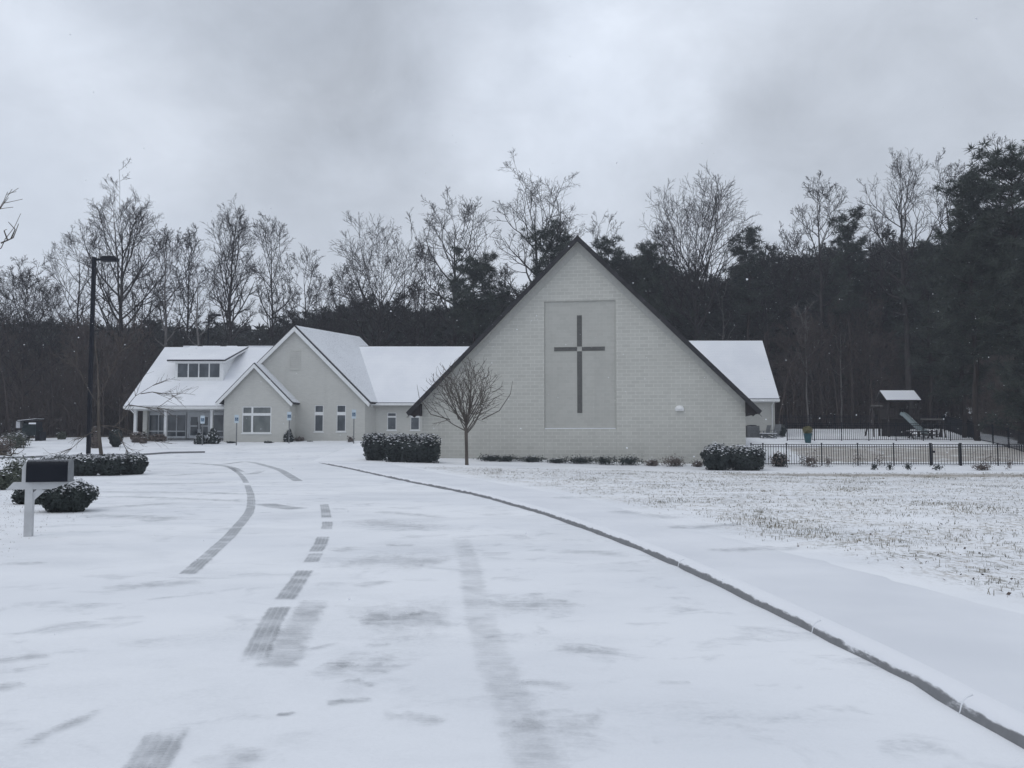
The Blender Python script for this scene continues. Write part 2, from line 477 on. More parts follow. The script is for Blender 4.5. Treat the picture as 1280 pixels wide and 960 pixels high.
def bark_mat(name, ca, cb):
    m, n, b = new_mat(name)
    f = noise_node(n, coords(n, 'Object', (6, 6, 1.2)), 1.0, 5, 0.7)
    link(n, mixc(n, mrange(n, f, 0.3, 0.7), ca, cb), b.inputs['Base Color'])
    b.inputs['Roughness'].default_value = 0.9
    b.inputs['Specular IOR Level'].default_value = 0.1
    return m
M_BARK = bark_mat('grey_bark', (0.034, 0.031, 0.031), (0.070, 0.064, 0.062))
M_BARK_PALE = bark_mat('pale_bark', (0.11, 0.104, 0.102), (0.20, 0.19, 0.185))
M_BARK_PINE = bark_mat('pine_bark', (0.03, 0.025, 0.024), (0.06, 0.05, 0.045))
M_TWIG = bark_mat('twig_bark', (0.028, 0.025, 0.025), (0.050, 0.045, 0.045))
M_BROWN = bark_mat('brown_twig', (0.060, 0.050, 0.048), (0.125, 0.102, 0.092))
M_YBARK = bark_mat('young_bark', (0.07, 0.06, 0.053), (0.13, 0.115, 0.10))
def leaf_mat(name, ca, cb, sc=3.0):
    m, n, b = new_mat(name)
    f = noise_node(n, coords(n), sc, 4, 0.6)
    link(n, mixc(n, mrange(n, f, 0.3, 0.7), ca, cb), b.inputs['Base Color'])
    b.inputs['Roughness'].default_value = 0.65
    b.inputs['Specular IOR Level'].default_value = 0.25
    return m
M_NEEDLE = leaf_mat('pine_needles', (0.028, 0.037, 0.032), (0.060, 0.072, 0.058), 0.5)
M_NEEDLE2 = leaf_mat('far_needles', (0.034, 0.040, 0.038), (0.064, 0.070, 0.062), 0.35)
M_BOX = leaf_mat('boxwood_leaves', (0.016, 0.023, 0.024), (0.042, 0.052, 0.048), 4)
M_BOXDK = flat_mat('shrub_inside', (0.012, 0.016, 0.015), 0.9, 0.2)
M_PIERIS = leaf_mat('olive_leaves', (0.05, 0.06, 0.045), (0.09, 0.10, 0.075), 4)
M_DEADLEAF = leaf_mat('dead_leaves', (0.085, 0.068, 0.062), (0.15, 0.125, 0.11), 4)
M_YELLOW = leaf_mat('yellow_green_leaves', (0.16, 0.155, 0.075), (0.26, 0.24, 0.13), 4)
M_GRASS = leaf_mat('winter_grass', (0.11, 0.107, 0.08), (0.25, 0.22, 0.165), 2)

# ------------------------------------------------------------------ mesh builder
class MB:
    def __init__(s):
        s.v = []; s.f = []; s.m = []
    def poly(s, pts, mi=0):
        k = len(s.v)
        s.v.extend([tuple(p) for p in pts])
        s.f.append(tuple(range(k, k + len(pts)))); s.m.append(mi)
    def box(s, x0, x1, y0, y1, z0, z1, mi=0):
        k = len(s.v)
        s.v += [(x0, y0, z0), (x1, y0, z0), (x1, y1, z0), (x0, y1, z0), (x0, y0, z1), (x1, y0, z1), (x1, y1, z1), (x0, y1, z1)]
        for q in ((0, 3, 2, 1), (4, 5, 6, 7), (0, 1, 5, 4), (1, 2, 6, 5), (2, 3, 7, 6), (3, 0, 4, 7)):
            s.f.append(tuple(k + i for i in q)); s.m.append(mi)
    def bar(s, a, b, w, h, mi=0):
        """rectangular bar from a to b, w across, h in the upright direction"""
        a, b = Vector(a), Vector(b)
        t = (b - a).normalized()
        ref = Vector((0, 0, 1)) if abs(t.z) < 0.95 else Vector((0, 1, 0))
        u = t.cross(ref).normalized() * (w / 2)
        v = u.cross(t).normalized() * (h / 2)
        k = len(s.v)
        for p in (a, b):
            for q in (-u - v, u - v, u + v, -u + v):
                s.v.append(tuple(p + q))
        for q in ((0, 1, 2, 3), (7, 6, 5, 4), (0, 4, 5, 1), (1, 5, 6, 2), (2, 6, 7, 3), (3, 7, 4, 0)):
            s.f.append(tuple(k + i for i in q)); s.m.append(mi)
    def slab(s, pts, t, mi=0):
        """polygon given by its top surface, thickened t downwards along its normal"""
        P = [Vector(p) for p in pts]
        nrm = (P[1] - P[0]).cross(P[-1] - P[0]).normalized()
        if nrm.z < 0: nrm = -nrm
        Q = [p - nrm * t for p in P]
        k = len(s.v); n_ = len(P)
        s.v += [tuple(p) for p in P] + [tuple(q) for q in Q]
        s.f.append(tuple(range(k, k + n_))); s.m.append(mi)
        s.f.append(tuple(range(k + 2 * n_ - 1, k + n_ - 1, -1))); s.m.append(mi)
        for i in range(n_):
            j = (i + 1) % n_
            s.f.append((k + i, k + n_ + i, k + n_ + j, k + j)); s.m.append(mi)
    def prism(s, poly2, y0, y1, mi=0):
        """outline of (x, z) extruded from y0 to y1"""
        k = len(s.v); n_ = len(poly2)
        s.v += [(x, y0, z) for x, z in poly2] + [(x, y1, z) for x, z in poly2]
        s.f.append(tuple(range(k, k + n_))); s.m.append(mi)
        s.f.append(tuple(range(k + 2 * n_ - 1, k + n_ - 1, -1))); s.m.append(mi)
        for i in range(n_):
            j = (i + 1) % n_
            s.f.append((k + i, k + n_ + i, k + n_ + j, k + j)); s.m.append(mi)
    def tube(s, pts, radii, sides=5, mi=0, cap=True):
        nP = len(pts)
        k0 = len(s.v)
        pu = None
        for i in range(nP):
            p = pts[i]
            a = pts[i - 1] if i > 0 else pts[i]
            c = pts[i + 1] if i < nP - 1 else pts[i]
            tx, ty, tz = c[0] - a[0], c[1] - a[1], c[2] - a[2]
            l = sqrt(tx * tx + ty * ty + tz * tz) or 1e-6
            tx /= l; ty /= l; tz /= l
            if pu is None:
                if abs(tz) < 0.9: ux, uy, uz = -ty, tx, 0.0
                else: ux, uy, uz = 0.0, -tz, ty
            else:
                d = pu[0] * tx + pu[1] * ty + pu[2] * tz
                ux, uy, uz = pu[0] - d * tx, pu[1] - d * ty, pu[2] - d * tz
            l = sqrt(ux * ux + uy * uy + uz * uz) or 1e-6
            ux /= l; uy /= l; uz /= l
            pu = (ux, uy, uz)
            vx, vy, vz = ty * uz - tz * uy, tz * ux - tx * uz, tx * uy - ty * ux
            r = radii[i]
            for j in range(sides):
                an = 2 * pi * j / sides
                ca, sa = cos(an) * r, sin(an) * r
                s.v.append((p[0] + ux * ca + vx * sa, p[1] + uy * ca + vy * sa, p[2] + uz * ca + vz * sa))
        for i in range(nP - 1):
            for j in range(sides):
                j2 = (j + 1) % sides
                q = k0 + i * sides
                s.f.append((q + j, q + j2, q + sides + j2, q + sides + j)); s.m.append(mi)
        if cap:
            s.f.append(tuple(k0 + j for j in reversed(range(sides)))); s.m.append(mi)
            q = k0 + (nP - 1) * sides
            s.f.append(tuple(q + j for j in range(sides))); s.m.append(mi)
    def lathe(s, c, prof, seg=16, mi=0, sx=1.0, sy=1.0):
        pts = [(c[0], c[1], c[2] + z) for r, z in prof]
        k0 = len(s.v)
        for r, z in prof:
            for j in range(seg):
                a = 2 * pi * j / seg
                s.v.append((c[0] + cos(a) * r * sx, c[1] + sin(a) * r * sy, c[2] + z))
        for i in range(len(prof) - 1):
            for j in range(seg):
                j2 = (j + 1) % seg
                q = k0 + i * seg
                s.f.append((q + j, q + j2, q + seg + j2, q + seg + j)); s.m.append(mi)
        s.f.append(tuple(k0 + j for j in reversed(range(seg)))); s.m.append(mi)
        q = k0 + (len(prof) - 1) * seg
        s.f.append(tuple(q + j for j in range(seg))); s.m.append(mi)
    def build(s, name, mats, parent=None, loc=None, smooth=False, local=False):
        """one mesh object; vertices are world coordinates unless local=True"""
        if not isinstance(mats, (list, tuple)): mats = [mats]
        me = bpy.data.meshes.new(name)
        if local:
            V = s.v
        elif parent is not None:
            inv = wmat(parent).inverted()
            V = [tuple(inv @ Vector(p)) for p in s.v]
        elif loc is not None:
            V = [(p[0] - loc[0], p[1] - loc[1], p[2] - loc[2]) for p in s.v]
        else:
            V = s.v
        me.from_pydata(V, [], s.f)
        for m_ in mats: me.materials.append(m_)
        if len(mats) > 1: me.polygons.foreach_set('material_index', s.m)
        if smooth: me.polygons.foreach_set('use_smooth', [True] * len(s.f))
        me.update()
        o = bpy.data.objects.new(name, me)
        COL.objects.link(o)
        if loc is not None and parent is None: o.location = loc
        if parent is not None: o.parent = parent
        return o
def wmat(o):
    mm = Matrix.Translation(o.location) @ o.rotation_euler.to_matrix().to_4x4()
    if o.parent: mm = wmat(o.parent) @ mm
    return mm
def tag(o, label, cat, group=None):
    o['label'] = label; o['category'] = cat
    if group: o['group'] = group
    return o
def thing(name, label, cat, loc, rz=0.0, group=None):
    o = bpy.data.objects.new(name, None)
    COL.objects.link(o)
    o.location = loc; o.rotation_euler = (0, 0, rz)
    o.empty_display_size = 0.3
    return tag(o, label, cat, group)
def struct(o, kind='structure'):
    o['kind'] = kind
    return o
def dup(root, loc, rz, label, group=None, scale=1.0):
    r = root.copy(); COL.objects.link(r)
    r.location = loc; r.rotation_euler = (0, 0, rz)
    r.scale = (scale, scale, scale) if isinstance(scale, (int, float)) else scale
    r['label'] = label
    if group: r['group'] = group
    for ch in list(root.children):
        c = ch.copy(); COL.objects.link(c); c.parent = r
        for g in ch.children:
            d = g.copy(); COL.objects.link(d); d.parent = c
    return r
def set_attr(o, name, vals):
    a = o.data.attributes.new(name, 'FLOAT', 'POINT')
    a.data.foreach_set('value', vals)

# ------------------------------------------------------------------ ground: road side, kerb, walk, lawn side
kerb_px = [(1280, 938), (1215, 898), (1100, 833), (1020, 793), (930, 748), (850, 709.5), (770, 676), (680, 643.5), (600, 620.5), (520, 604.5), (440, 587), (388, 576)]
KP = sorted([(gnd(*p).y, gnd(*p).x) for p in kerb_px])
KP = [(-60, KP[0][1] + 2.4), (-8, KP[0][1] + 0.75), (1.5, KP[0][1] + 0.12)] + KP
KEND = KP[-1][0]
def K(y):
    s_ = 0
    for d, w_ in ((-1.2, 1), (-0.6, 2), (0, 3), (0.6, 2), (1.2, 1)):
        s_ += w_ * interp(KP, y + d)
    return s_ / 9
def KH(y):
    return 0.092 * (1 - sstep(KEND - 6, KEND + 0.5, y))
def turf_left(x, y):
    # rough lawn round the mailbox, left of the drive
    e = interp([(0, -7.5), (8, -6.6), (12, -6.6), (18, -8.6), (24, -12.5), (34, -16), (45, -22)], y)
    return sstep(e + 0.3, e - 1.6, x) * (1 - sstep(30, 40, y))
def woods(x, y):
    e = 77 + 3 * sin(x * 0.11)
    if x < -24: e = 75 - (-24 - x) * 0.12
    if x > 18: e = 79.5
    if x < -38: e = interp([(-60, 52), (-38, 73)], x)
    r_ = sstep(0.6, 4.5, x - interp([(46, 33.5), (60, 33.2), (76, 38)], y)) if y > 46 else 0
    return max(sstep(e - 1.5, e + 3, y), r_)
rows = []
y = -60.0
while y < 90:
    rows.append(y)
    y += 8 if y < -10 else 2 if y < 0 else 0.3 if y < 24 else 0.6 if y < 64 else 2.0
rows += [90, 96, 104, 115, 130, 160, 220, 320, 400]
offs = [0]
o_ = 0.0
while o_ < 60:
    o_ += 0.3 if o_ < 9 else 0.8 if o_ < 36 else 3.0
    offs.append(o_)
offs += [80, 120, 200, 400]
def micro(x, y):
    return 0.02 * (mnoise.noise(Vector((x * 0.5, y * 0.5, 0))) + 0.5 * mnoise.noise(Vector((x * 1.3, y * 1.3, 3))))
def sheet(name, mat, side, attrs):
    V = []; Fc = []
    A = {k: [] for k in attrs}
    for y in rows:
        kx = K(y)
        h = KH(y)
        for o in offs:
            x = kx + side * o
            if side > 0: x += 0.10 * min(1, h / 0.01)
            z = T(x, y)
            if side > 0:
                z += h * (1 - sstep(10, 26, o)) - 0.006
            if side < 0 and o < 0.7:
                z += h * (1 - sstep(0.1, 0.65, o)) * 0.55 * max(0.0, 0.10 + 0.45 * mnoise.noise(Vector((y * 1.1, 4, 9))) + 0.25 * mnoise.noise(Vector((y * 3.1, 1, 9))))
            fade = sstep(0.0, 0.4, o)
            z += micro(x, y) * fade * (1.0 if (side > 0 and o > 2.2) else 0.25)
            V.append((x, y, z))
            for k, fn in attrs.items(): A[k].append(fn(x, y, o))
    nc = len(offs)
    for i in range(len(rows) - 1):
        for j in range(nc - 1):
            a = i * nc + j
            q = (a, a + 1, a + nc + 1, a + nc)
            Fc.append(q if side > 0 else q[::-1])
    me = bpy.data.meshes.new(name)
    me.from_pydata(V, [], Fc)
    me.materials.append(mat)
    me.polygons.foreach_set('use_smooth', [True] * len(Fc))
    me.update()
    ob = bpy.data.objects.new(name, me)
    COL.objects.link(ob)
    for k in attrs: set_attr(ob, k, A[k])
    return struct(ob)
def walk_w(y): return interp([(0, 2.2), (7, 2.05), (14, 1.6), (26, 2.3), (40, 3.0), (60, 4)], y)
def turf_right(x, y, o):
    v = sstep(walk_w(y) - 0.1, walk_w(y) + 1.2, o)
    if y > 49 and x < 15: v *= 0.2
    return v * (1 - 0.8 * sstep(41, 44, y)) if y < 50 else 0.25 * v
def bare(x, y, o):
    v = 0.0
    v += 0.55 * sstep(35, 38, y) * (1 - sstep(40.5, 43.5, y)) * sstep(4, 16, x)
    v += 0.95 * sstep(49.6, 51, y) * (1 - sstep(55, 59, y)) * sstep(16.5, 18.5, x)
    v += 0.5 * sstep(22, 30, y) * (1 - sstep(38, 42, y)) * (0.4 + 0.6 * sstep(2, 9, x)) * (1 if o > 3.5 else 0)
    return min(1, v)
GL = sheet('ground', M_ROAD, -1, {'woods': lambda x, y, o: woods(x, y), 'turf': lambda x, y, o: turf_left(x, y)})
GR = sheet('lawn', M_LAWN, 1, {'woods': lambda x, y, o: woods(x, y), 'turf': turf_right, 'bare': bare})
def ZG(x, y):
    """height of the surface that is really there"""
    o = x - K(y)
    if o <= 0: return T(x, y)
    return T(x, y) + KH(y) * (1 - sstep(10, 26, o))

# kerb: extruded rounded profile
prof = [(-0.10, -0.05), (-0.035, 0.0), (-0.028, 0.012), (-0.018, 0.050), (-0.006, 0.076), (0.016, 0.095), (0.05, 0.105), (0.09, 0.109), (0.13, 0.108), (0.20, 0.085)]
ky = [y for y in [i * 0.25 - 8 for i in range(int((KEND + 9) / 0.25))] if y < KEND - 0.2]
V = []; Fc = []
for y in ky:
    dx = (K(y + 0.1) - K(y - 0.1)) / 0.2
    nx, ny = 1 / sqrt(1 + dx * dx), -dx / sqrt(1 + dx * dx)
    h = KH(y) / 0.092
    wob = 0.006 * mnoise.noise(Vector((y * 1.5, 0, 7)))
    for a, z in prof:
        X = K(y) + nx * (a + wob); Y = y + ny * a
        V.append((X, Y, T(X, Y) + (z - 0.02 if z <= 0 else z * h) - 0.002))
npf = len(prof)
for i in range(len(ky) - 1):
    for j in range(npf - 1):
        a = i * npf + j
        Fc.append((a + 1, a, a + npf, a + npf + 1))
me = bpy.data.meshes.new('kerb'); me.from_pydata(V, [], Fc); me.materials.append(M_KERB)
me.polygons.foreach_set('use_smooth', [True] * len(Fc)); me.update()
kb = bpy.data.objects.new('kerb', me); COL.objects.link(kb); struct(kb)
# snow caught in the kerb joints
jt = MB()
for yj in [gnd(1208, 894).y, gnd(1019, 793).y, gnd(852, 710).y]:
    dx = (K(yj + 0.1) - K(yj - 0.1)) / 0.2
    nx, ny = 1 / sqrt(1 + dx * dx), -dx / sqrt(1 + dx * dx)
    pts = [(K(yj) + nx * a, yj + ny * a, T(K(yj), yj) + z + 0.002) for a, z in prof[1:7]]
    jt.tube(pts, [0.004, 0.005, 0.006, 0.006, 0.006, 0.004], 6)
struct(jt.build('kerb_joints', M_SNOW, smooth=True))
# the snowed-over walk beside the kerb
wk = MB(); V = []; Fc = []
wy = [y for y in rows if -20 < y < 46]
wo = [0.12, 0.19, 0.4, 0.7, 1.0, 1.3, 1.6, 1.9]
for y in wy:
    for i, o in enumerate(wo):
        f_ = (o - 0.12) / (1.9 - 0.12)
        x = K(y) + 0.12 + f_ * (walk_w(y) - 0.12) + (0.13 * mnoise.noise(Vector((y * 1.9, 3, 1))) if i == len(wo) - 1 else 0)
        x += 0.0
        z = ZG(x, y) + 0.018 - (0.03 if i == len(wo) - 1 else 0) - (0.012 if i == 0 else 0)
        V.append((x, y, z))
for i in range(len(wy) - 1):
    for j in range(len(wo) - 1):
        a = i * len(wo) + j
        Fc.append((a, a + 1, a + len(wo) + 1, a + len(wo)))
me = bpy.data.meshes.new('sidewalk'); me.from_pydata(V, [], Fc); me.materials.append(M_WALK)
me.polygons.foreach_set('use_smooth', [True] * len(Fc)); me.update()
sw = bpy.data.objects.new('sidewalk', me); COL.objects.link(sw); struct(sw)

# far kerb of the parking area on the left
def kerb_run(name, px_pts, h=0.13, w=0.16):
    P = [gnd(*p) for p in px_pts]
    b_ = MB()
    for a, c in zip(P, P[1:]):
        nseg = max(2, int((c - a).length / 1.5))
        for i in range(nseg):
            p = a.lerp(c, i / nseg); q = a.lerp(c, (i + 1) / nseg)
            b_.bar((p.x, p.y, T(p.x, p.y) + h / 2 - 0.02), (q.x, q.y, T(q.x, q.y) + h / 2 - 0.02), w, h)
    return struct(b_.build(name, M_KERB))
kerb_run('parking_kerb', [(-120, 575), (0, 573.5), (60, 571.5), (115, 569.8), (180, 569), (212, 566.8), (256, 566)])

# ------------------------------------------------------------------ tyre tracks and slush
N_STRIP = [0]
def strip(name, px_pts, w, mat, fade=None, lift=0.006, sub=8, w1=None):
    N_STRIP[0] += 1
    lift = lift + 0.0005 * (N_STRIP[0] % 24)
    P = [gnd(*p) for p in px_pts]
    # Catmull-Rom through the traced points
    pts = []
    for i in range(len(P) - 1):
        p0 = P[max(0, i - 1)]; p1 = P[i]; p2 = P[i + 1]; p3 = P[min(len(P) - 1, i + 2)]
        for k in range(sub):
            t = k / sub
            pts.append(0.5 * ((2 * p1) + (p2 - p0) * t + (2 * p0 - 5 * p1 + 4 * p2 - p3) * t * t + (3 * p1 - p0 - 3 * p2 + p3) * t ** 3))
    pts.append(P[-1])
    V = []; Fc = []; UV = []; FA = []
    n_ = len(pts); cols = 7
    s_ = 0.0
    for i, p in enumerate(pts):
        a = pts[max(0, i - 1)]; c = pts[min(n_ - 1, i + 1)]
        t = Vector((c.x - a.x, c.y - a.y, 0)).normalized()
        nv = Vector((t.y, -t.x, 0))
        if i: s_ += (p - pts[i - 1]).length
        f_ = i / (n_ - 1)
        ww = w + ((w1 or w) - w) * f_
        fd = min(1, f_ / 0.06, (1 - f_) / 0.06) if fade is None else interp(fade, f_)
        for j in range(cols):
            u = j / (cols - 1)
            q = p + nv * ((u - 0.5) * ww)
            surf = ZG(q.x, q.y) + (0.018 if 0.19 < q.x - K(q.y) < walk_w(q.y) and q.y < 46 else 0)
            V.append((q.x, q.y, surf + micro(q.x, q.y) * 0.25 + lift))
            UV.append((u, s_)); FA.append(fd)
    for i in range(n_ - 1):
        for j in range(cols - 1):
            a = i * cols + j
            Fc.append((a, a + cols, a + cols + 1, a + 1))
    me = bpy.data.meshes.new(name); me.from_pydata(V, [], Fc); me.materials.append(mat)
    uvl = me.uv_layers.new(name='UVMap')
    for li, lp in enumerate(me.loops): uvl.data[li].uv = UV[lp.vertex_index]
    me.update()
    ob = bpy.data.objects.new(name, me); COL.objects.link(ob)
    set_attr(ob, 'fade', FA)
    return struct(ob)
TF = [(0, 0.0), (0.12, 0.9), (0.3, 1), (0.88, 1), (1, 0)]
strip('tyre_track', [(286, 583), (300, 593), (308, 604)], 0.24, M_TRK, [(0, 0.2), (0.3, 0.8), (0.97, 1), (1, 0)])
strip('tyre_track', [(309, 606), (313.5, 620), (313, 636), (305.5, 649), (296, 660), (285, 673), (266, 690), (232, 720)], 0.235, M_TRK, [(0, 0), (0.03, 0.9), (0.4, 1), (0.43, 0.55), (0.5, 0.85), (0.8, 0.7), (0.97, 1), (1, 0)])
strip('tyre_track', [(405, 630), (407, 640), (408, 648)], 0.24, M_TRK, TF)
strip('tyre_track', [(409, 651), (409, 657), (408, 663)], 0.23, M_TRK, [(0, 0.0), (0.3, 0.7), (0.8, 0.6), (1, 0)])
strip('tyre_track', [(404, 671), (400, 682), (394, 691)], 0.24, M_TRK, TF)
strip('tyre_track', [(396, 692), (392, 698), (388, 704)], 0.23, M_TRK, [(0, 0), (0.2, 0.7), (0.85, 0.85), (1, 0)])
strip('tyre_track', [(382, 713), (369, 732), (355, 752)], 0.235, M_TRK, TF)
strip('tyre_track', [(350, 760), (335, 788), (314, 833)], 0.24, M_TRK, [(0, 0), (0.05, 1), (0.6, 1), (0.8, 0.7), (1, 0)])
strip('tyre_track', [(395, 748), (372, 790), (345, 840)], 0.36, M_TRK_GHOST, [(0, 0), (0.15, 0.7), (0.5, 1), (0.9, 1), (1, 0)])
strip('tyre_track', [(215, 908), (190, 950), (160, 1005)], 0.27, M_TRK, [(0, 0), (0.3, 0.8), (0.5, 0.9), (1, 1)])
strip('tyre_track', [(572, 665), (585, 700), (594, 745), (612, 810), (640, 880), (690, 1000)], 0.36, M_TRK_FAINT, [(0, 0), (0.1, 0.6), (0.3, 1), (0.6, 0.75), (1, 0.9)])
strip('tyre_track', [(240, 581), (275, 581), (310, 577.5), (345, 586), (362, 595), (373, 602)], 0.42, M_TRK, [(0, 0), (0.2, 0.8), (0.5, 0.8), (0.75, 1), (0.97, 1), (1, 0)])
strip('tyre_track', [(170, 579), (230, 579), (280, 582.5), (300, 590)], 0.5, M_TRK, [(0, 0), (0.3, 0.7), (0.9, 1), (1, 0.6)])
strip('tyre_track', [(300, 593), (318, 592), (332, 586)], 0.45, M_TRK, [(0, 0), (0.3, 0.9), (1, 0)])
strip('tyre_track', [(60, 614), (150, 615.5), (240, 616), (310, 618), (378, 619)], 0.75, M_SLUSH, [(0, 0), (0.2, 0.6), (0.6, 0.8), (1, 0)])
strip('tyre_track', [(80, 621), (180, 622), (260, 625), (330, 628)], 0.7, M_SLUSH, [(0, 0), (0.3, 0.7), (0.8, 0.7), (1, 0)])
strip('tyre_track', [(328, 630), (350, 634), (378, 637)], 0.6, M_TRK, [(0, 0), (0.2, 1), (0.8, 0.9), (1, 0)])
strip('tyre_track', [(120, 634), (180, 632), (240, 628)], 0.9, M_SLUSH, [(0, 0), (0.5, 0.9), (1, 0)])
strip('tyre_track', [(180, 597), (240, 593), (300, 590)], 0.8, M_SLUSH, [(0, 0), (0.5, 0.9), (1, 0)])
strip('tyre_track', [(0, 950), (60, 920), (105, 902), (140, 880)], 0.14, M_SLUSH, [(0, 0), (0.3, 0.8), (0.6, 0.9), (1, 0)])
SL = [(0, 0), (0.3, 1), (0.7, 1), (1, 0)]
for a, bq, w, mt in [((-40, 832), (70, 822), .22, M_SLUSH2), ((10, 842), (66, 834), .10, M_SLUSH), ((-30, 868), (34, 858), .18, M_SLUSH),
                     ((404, 882), (468, 876), .13, M_SLUSH), ((345, 894), (370, 891), .07, M_SLUSH), ((418, 834), (456, 833), .14, M_SLUSH2),
                     ((425, 852), (470, 860), .12, M_SLUSH2), ((455, 768), (508, 780), .55, M_SLUSH2), ((510, 770), (540, 764), .22, M_SLUSH2),
                     ((455, 808), (490, 806), .12, M_SLUSH2), ((415, 690), (445, 684), .5, M_SLUSH2), ((480, 683), (520, 683), .3, M_SLUSH2),
                     ((445, 735), (485, 726), .3, M_SLUSH2), ((365, 818), (425, 804), .10, M_SLUSH2), ((690, 812), (780, 818), .28, M_SLUSH2),
                     ((815, 852), (865, 856), .12, M_SLUSH2), ((640, 856), (720, 864), .2, M_SLUSH2), ((120, 738), (260, 728), .5, M_SLUSH2),
                     ((700, 690), (780, 694), .5, M_SLUSH2), ((760, 646), (850, 656), .8, M_SLUSH2), ((826, 669), (930, 662), .55, M_SLUSH),
                     ((880, 700), (1006, 692), .42, M_SLUSH), ((690, 630), (760, 626), .8, M_SLUSH2), ((250, 972), (330, 940), .4, M_SLUSH2),
                     ((460, 640), (560, 648), .6, M_SLUSH2), ((440, 780), (570, 772), 1.5, M_SLUSH2), ((430, 700), (560, 706), 1.6, M_SLUSH2), ((400, 830), (500, 842), 0.8, M_SLUSH2),
                     ((440, 650), (540, 664), 1.6, M_SLUSH2), ((150, 605), (300, 602), 1.4, M_SLUSH2), ((90, 645), (240, 650), 1.0, M_SLUSH2), ((600, 760), (720, 752), .8, M_SLUSH2), ((640, 900), (760, 915), .5, M_SLUSH2), ((0, 705), (60, 703), .3, M_SLUSH2), ((470, 900), (560, 905), .2, M_SLUSH2)]:
    mid = ((a[0] + bq[0]) / 2, (a[1] + bq[1]) / 2 + random.Random(a[0]).uniform(-2, 2))
    strip('slush_patch', [a, mid, bq], w * 1.35, mt, SL, 0.005)
# drag line along the path in front of the building
strip('path_edge', [(640, 582), (760, 586), (900, 591), (1000, 596), (1120, 600), (1300, 602)], 0.3, M_SLUSH, [(0, 0), (0.15, 0.5), (0.5, 0.7), (0.8, 1), (1, 1)], 0.012)
strip('path_edge', [(930, 590), (1040, 590), (1150, 592), (1300, 594)], 0.25, M_SLUSH2, [(0, 0), (0.2, 1), (1, 1)], 0.012)

# ------------------------------------------------------------------ sanctuary (big white gable)
TH = radians(9.0)
SX, SY = 3.93, 51.0
SZ = T(SX, SY)
sanct = thing('sanctuary_building', 'big white block building with steep dark-edged gable and tall cross on its front wall', 'building', (SX, SY, SZ), -TH)
def loc2w(s, d): return (SX + s * cos(TH) + d * sin(TH), SY - s * sin(TH) + d * cos(TH))
def sp_at(px, py, d=0.0):
    """point of the facade plane (offset d back) seen at a pixel, as local (s, z - SZ)"""
    u = ray(px, py)
    kx = u[0] / u[1]
    # SX + s c + d sn = kx (SY - s sn + d c)
    s = (kx * (SY + d * cos(TH)) - SX - d * sin(TH)) / (cos(TH) + kx * sin(TH))
    Y = loc2w(s, d)[1]
    return s, at(px, py, Y).z - SZ
RF = -0.55                                  # roof overhang in front of the wall
ax, az = sp_at(722.8, 294.5, RF)
tl = sp_at(507.3, 516.5, RF); tr = sp_at(952, 513.5, RF)
HWT = (tr[0] - tl[0]) / 2; cx = (tr[0] + tl[0]) / 2
zt = (tl[1] + tr[1]) / 2
SLOPE = (az - zt) / HWT
hl = sp_at(528, 540)[0]; hr = sp_at(932.5, 540)[0]
HW = (hr - hl) / 2; cx = (cx + (hr + hl) / 2) / 2
DEP = 16.5; ZB = -0.8
def zr(s, off=0.0): return az - SLOPE * abs(s - cx) - off
DROP = 0.42
p0 = sp_at(680.5, 536); p1 = sp_at(769.5, 375)
xa, xb, za, zb = p0[0], p1[0], p0[1], p1[1]
w = MB()
x0, x1 = cx - HW, cx + HW
zw = lambda s: zr(s, DROP)
w.poly([(x0, 0, ZB), (xa, 0, ZB), (xa, 0, zw(xa)), (x0, 0, zw(x0))])
w.poly([(xb, 0, ZB), (x1, 0, ZB), (x1, 0, zw(x1)), (xb, 0, zw(xb))])
w.poly([(xa, 0, ZB), (xb, 0, ZB), (xb, 0, za), (xa, 0, za)])
w.poly([(xa, 0, zb), (xb, 0, zb), (xb, 0, zw(xb)), (cx, 0, zw(cx)), (xa, 0, zw(xa))])
RD = 0.10
w.poly([(xa, 0, za), (xa, RD, za), (xa, RD, zb), (xa, 0, zb)])
w.poly([(xb, 0, za), (xb, 0, zb), (xb, RD, zb), (xb, RD, za)])
w.poly([(xa, 0, zb), (xa, RD, zb), (xb, RD, zb), (xb, 0, zb)])
w.poly([(x0, 0, ZB), (x0, 0, zw(x0)), (x0, DEP, zw(x0)), (x0, DEP, ZB)])
w.poly([(x1, 0, ZB), (x1, DEP, ZB), (x1, DEP, zw(x1)), (x1, 0, zw(x1))])
w.poly([(x0, DEP, ZB), (x0, DEP, zw(x0)), (cx, DEP, zw(cx)), (x1, DEP, zw(x1)), (x1, DEP, ZB)])
wall = w.build('wall', M_BLOCK, sanct, local=True)
w = MB()
w.box(xa, xb, RD, RD + 0.1, za, zb)
pan = w.build('recessed_panel', M_PANEL, wall, local=True)
# snow on the ledge of the recess
w = MB(); w.box(xa + 0.02, xb - 0.05, -0.004, RD - 0.003, za + 0.002, za + 0.045)
w.build('ledge_snow', M_SNOW, wall, local=True)
# control joints
w = MB()
for s_, zt_ in ((xa - 0.001, za), (xb + 0.001, za), (sp_at(612, 540)[0], 1.9), (sp_at(769, 360)[0] + 0.6, zb + 0.005)):
    if s_ > xb + 0.3:
        continue
    w = MB(); w.box(s_ - 0.012, s_ + 0.012, -0.004, 0.02, ZB, zt_ - 0.01); w.build('joint', M_PANEL, wall, local=True)
w = MB()
w.box(xa - 0.02, xb + 0.25, -0.006, 0.02, zb + 0.02, zb + 0.05)
w.build('joint', M_PANEL, wall, local=True)
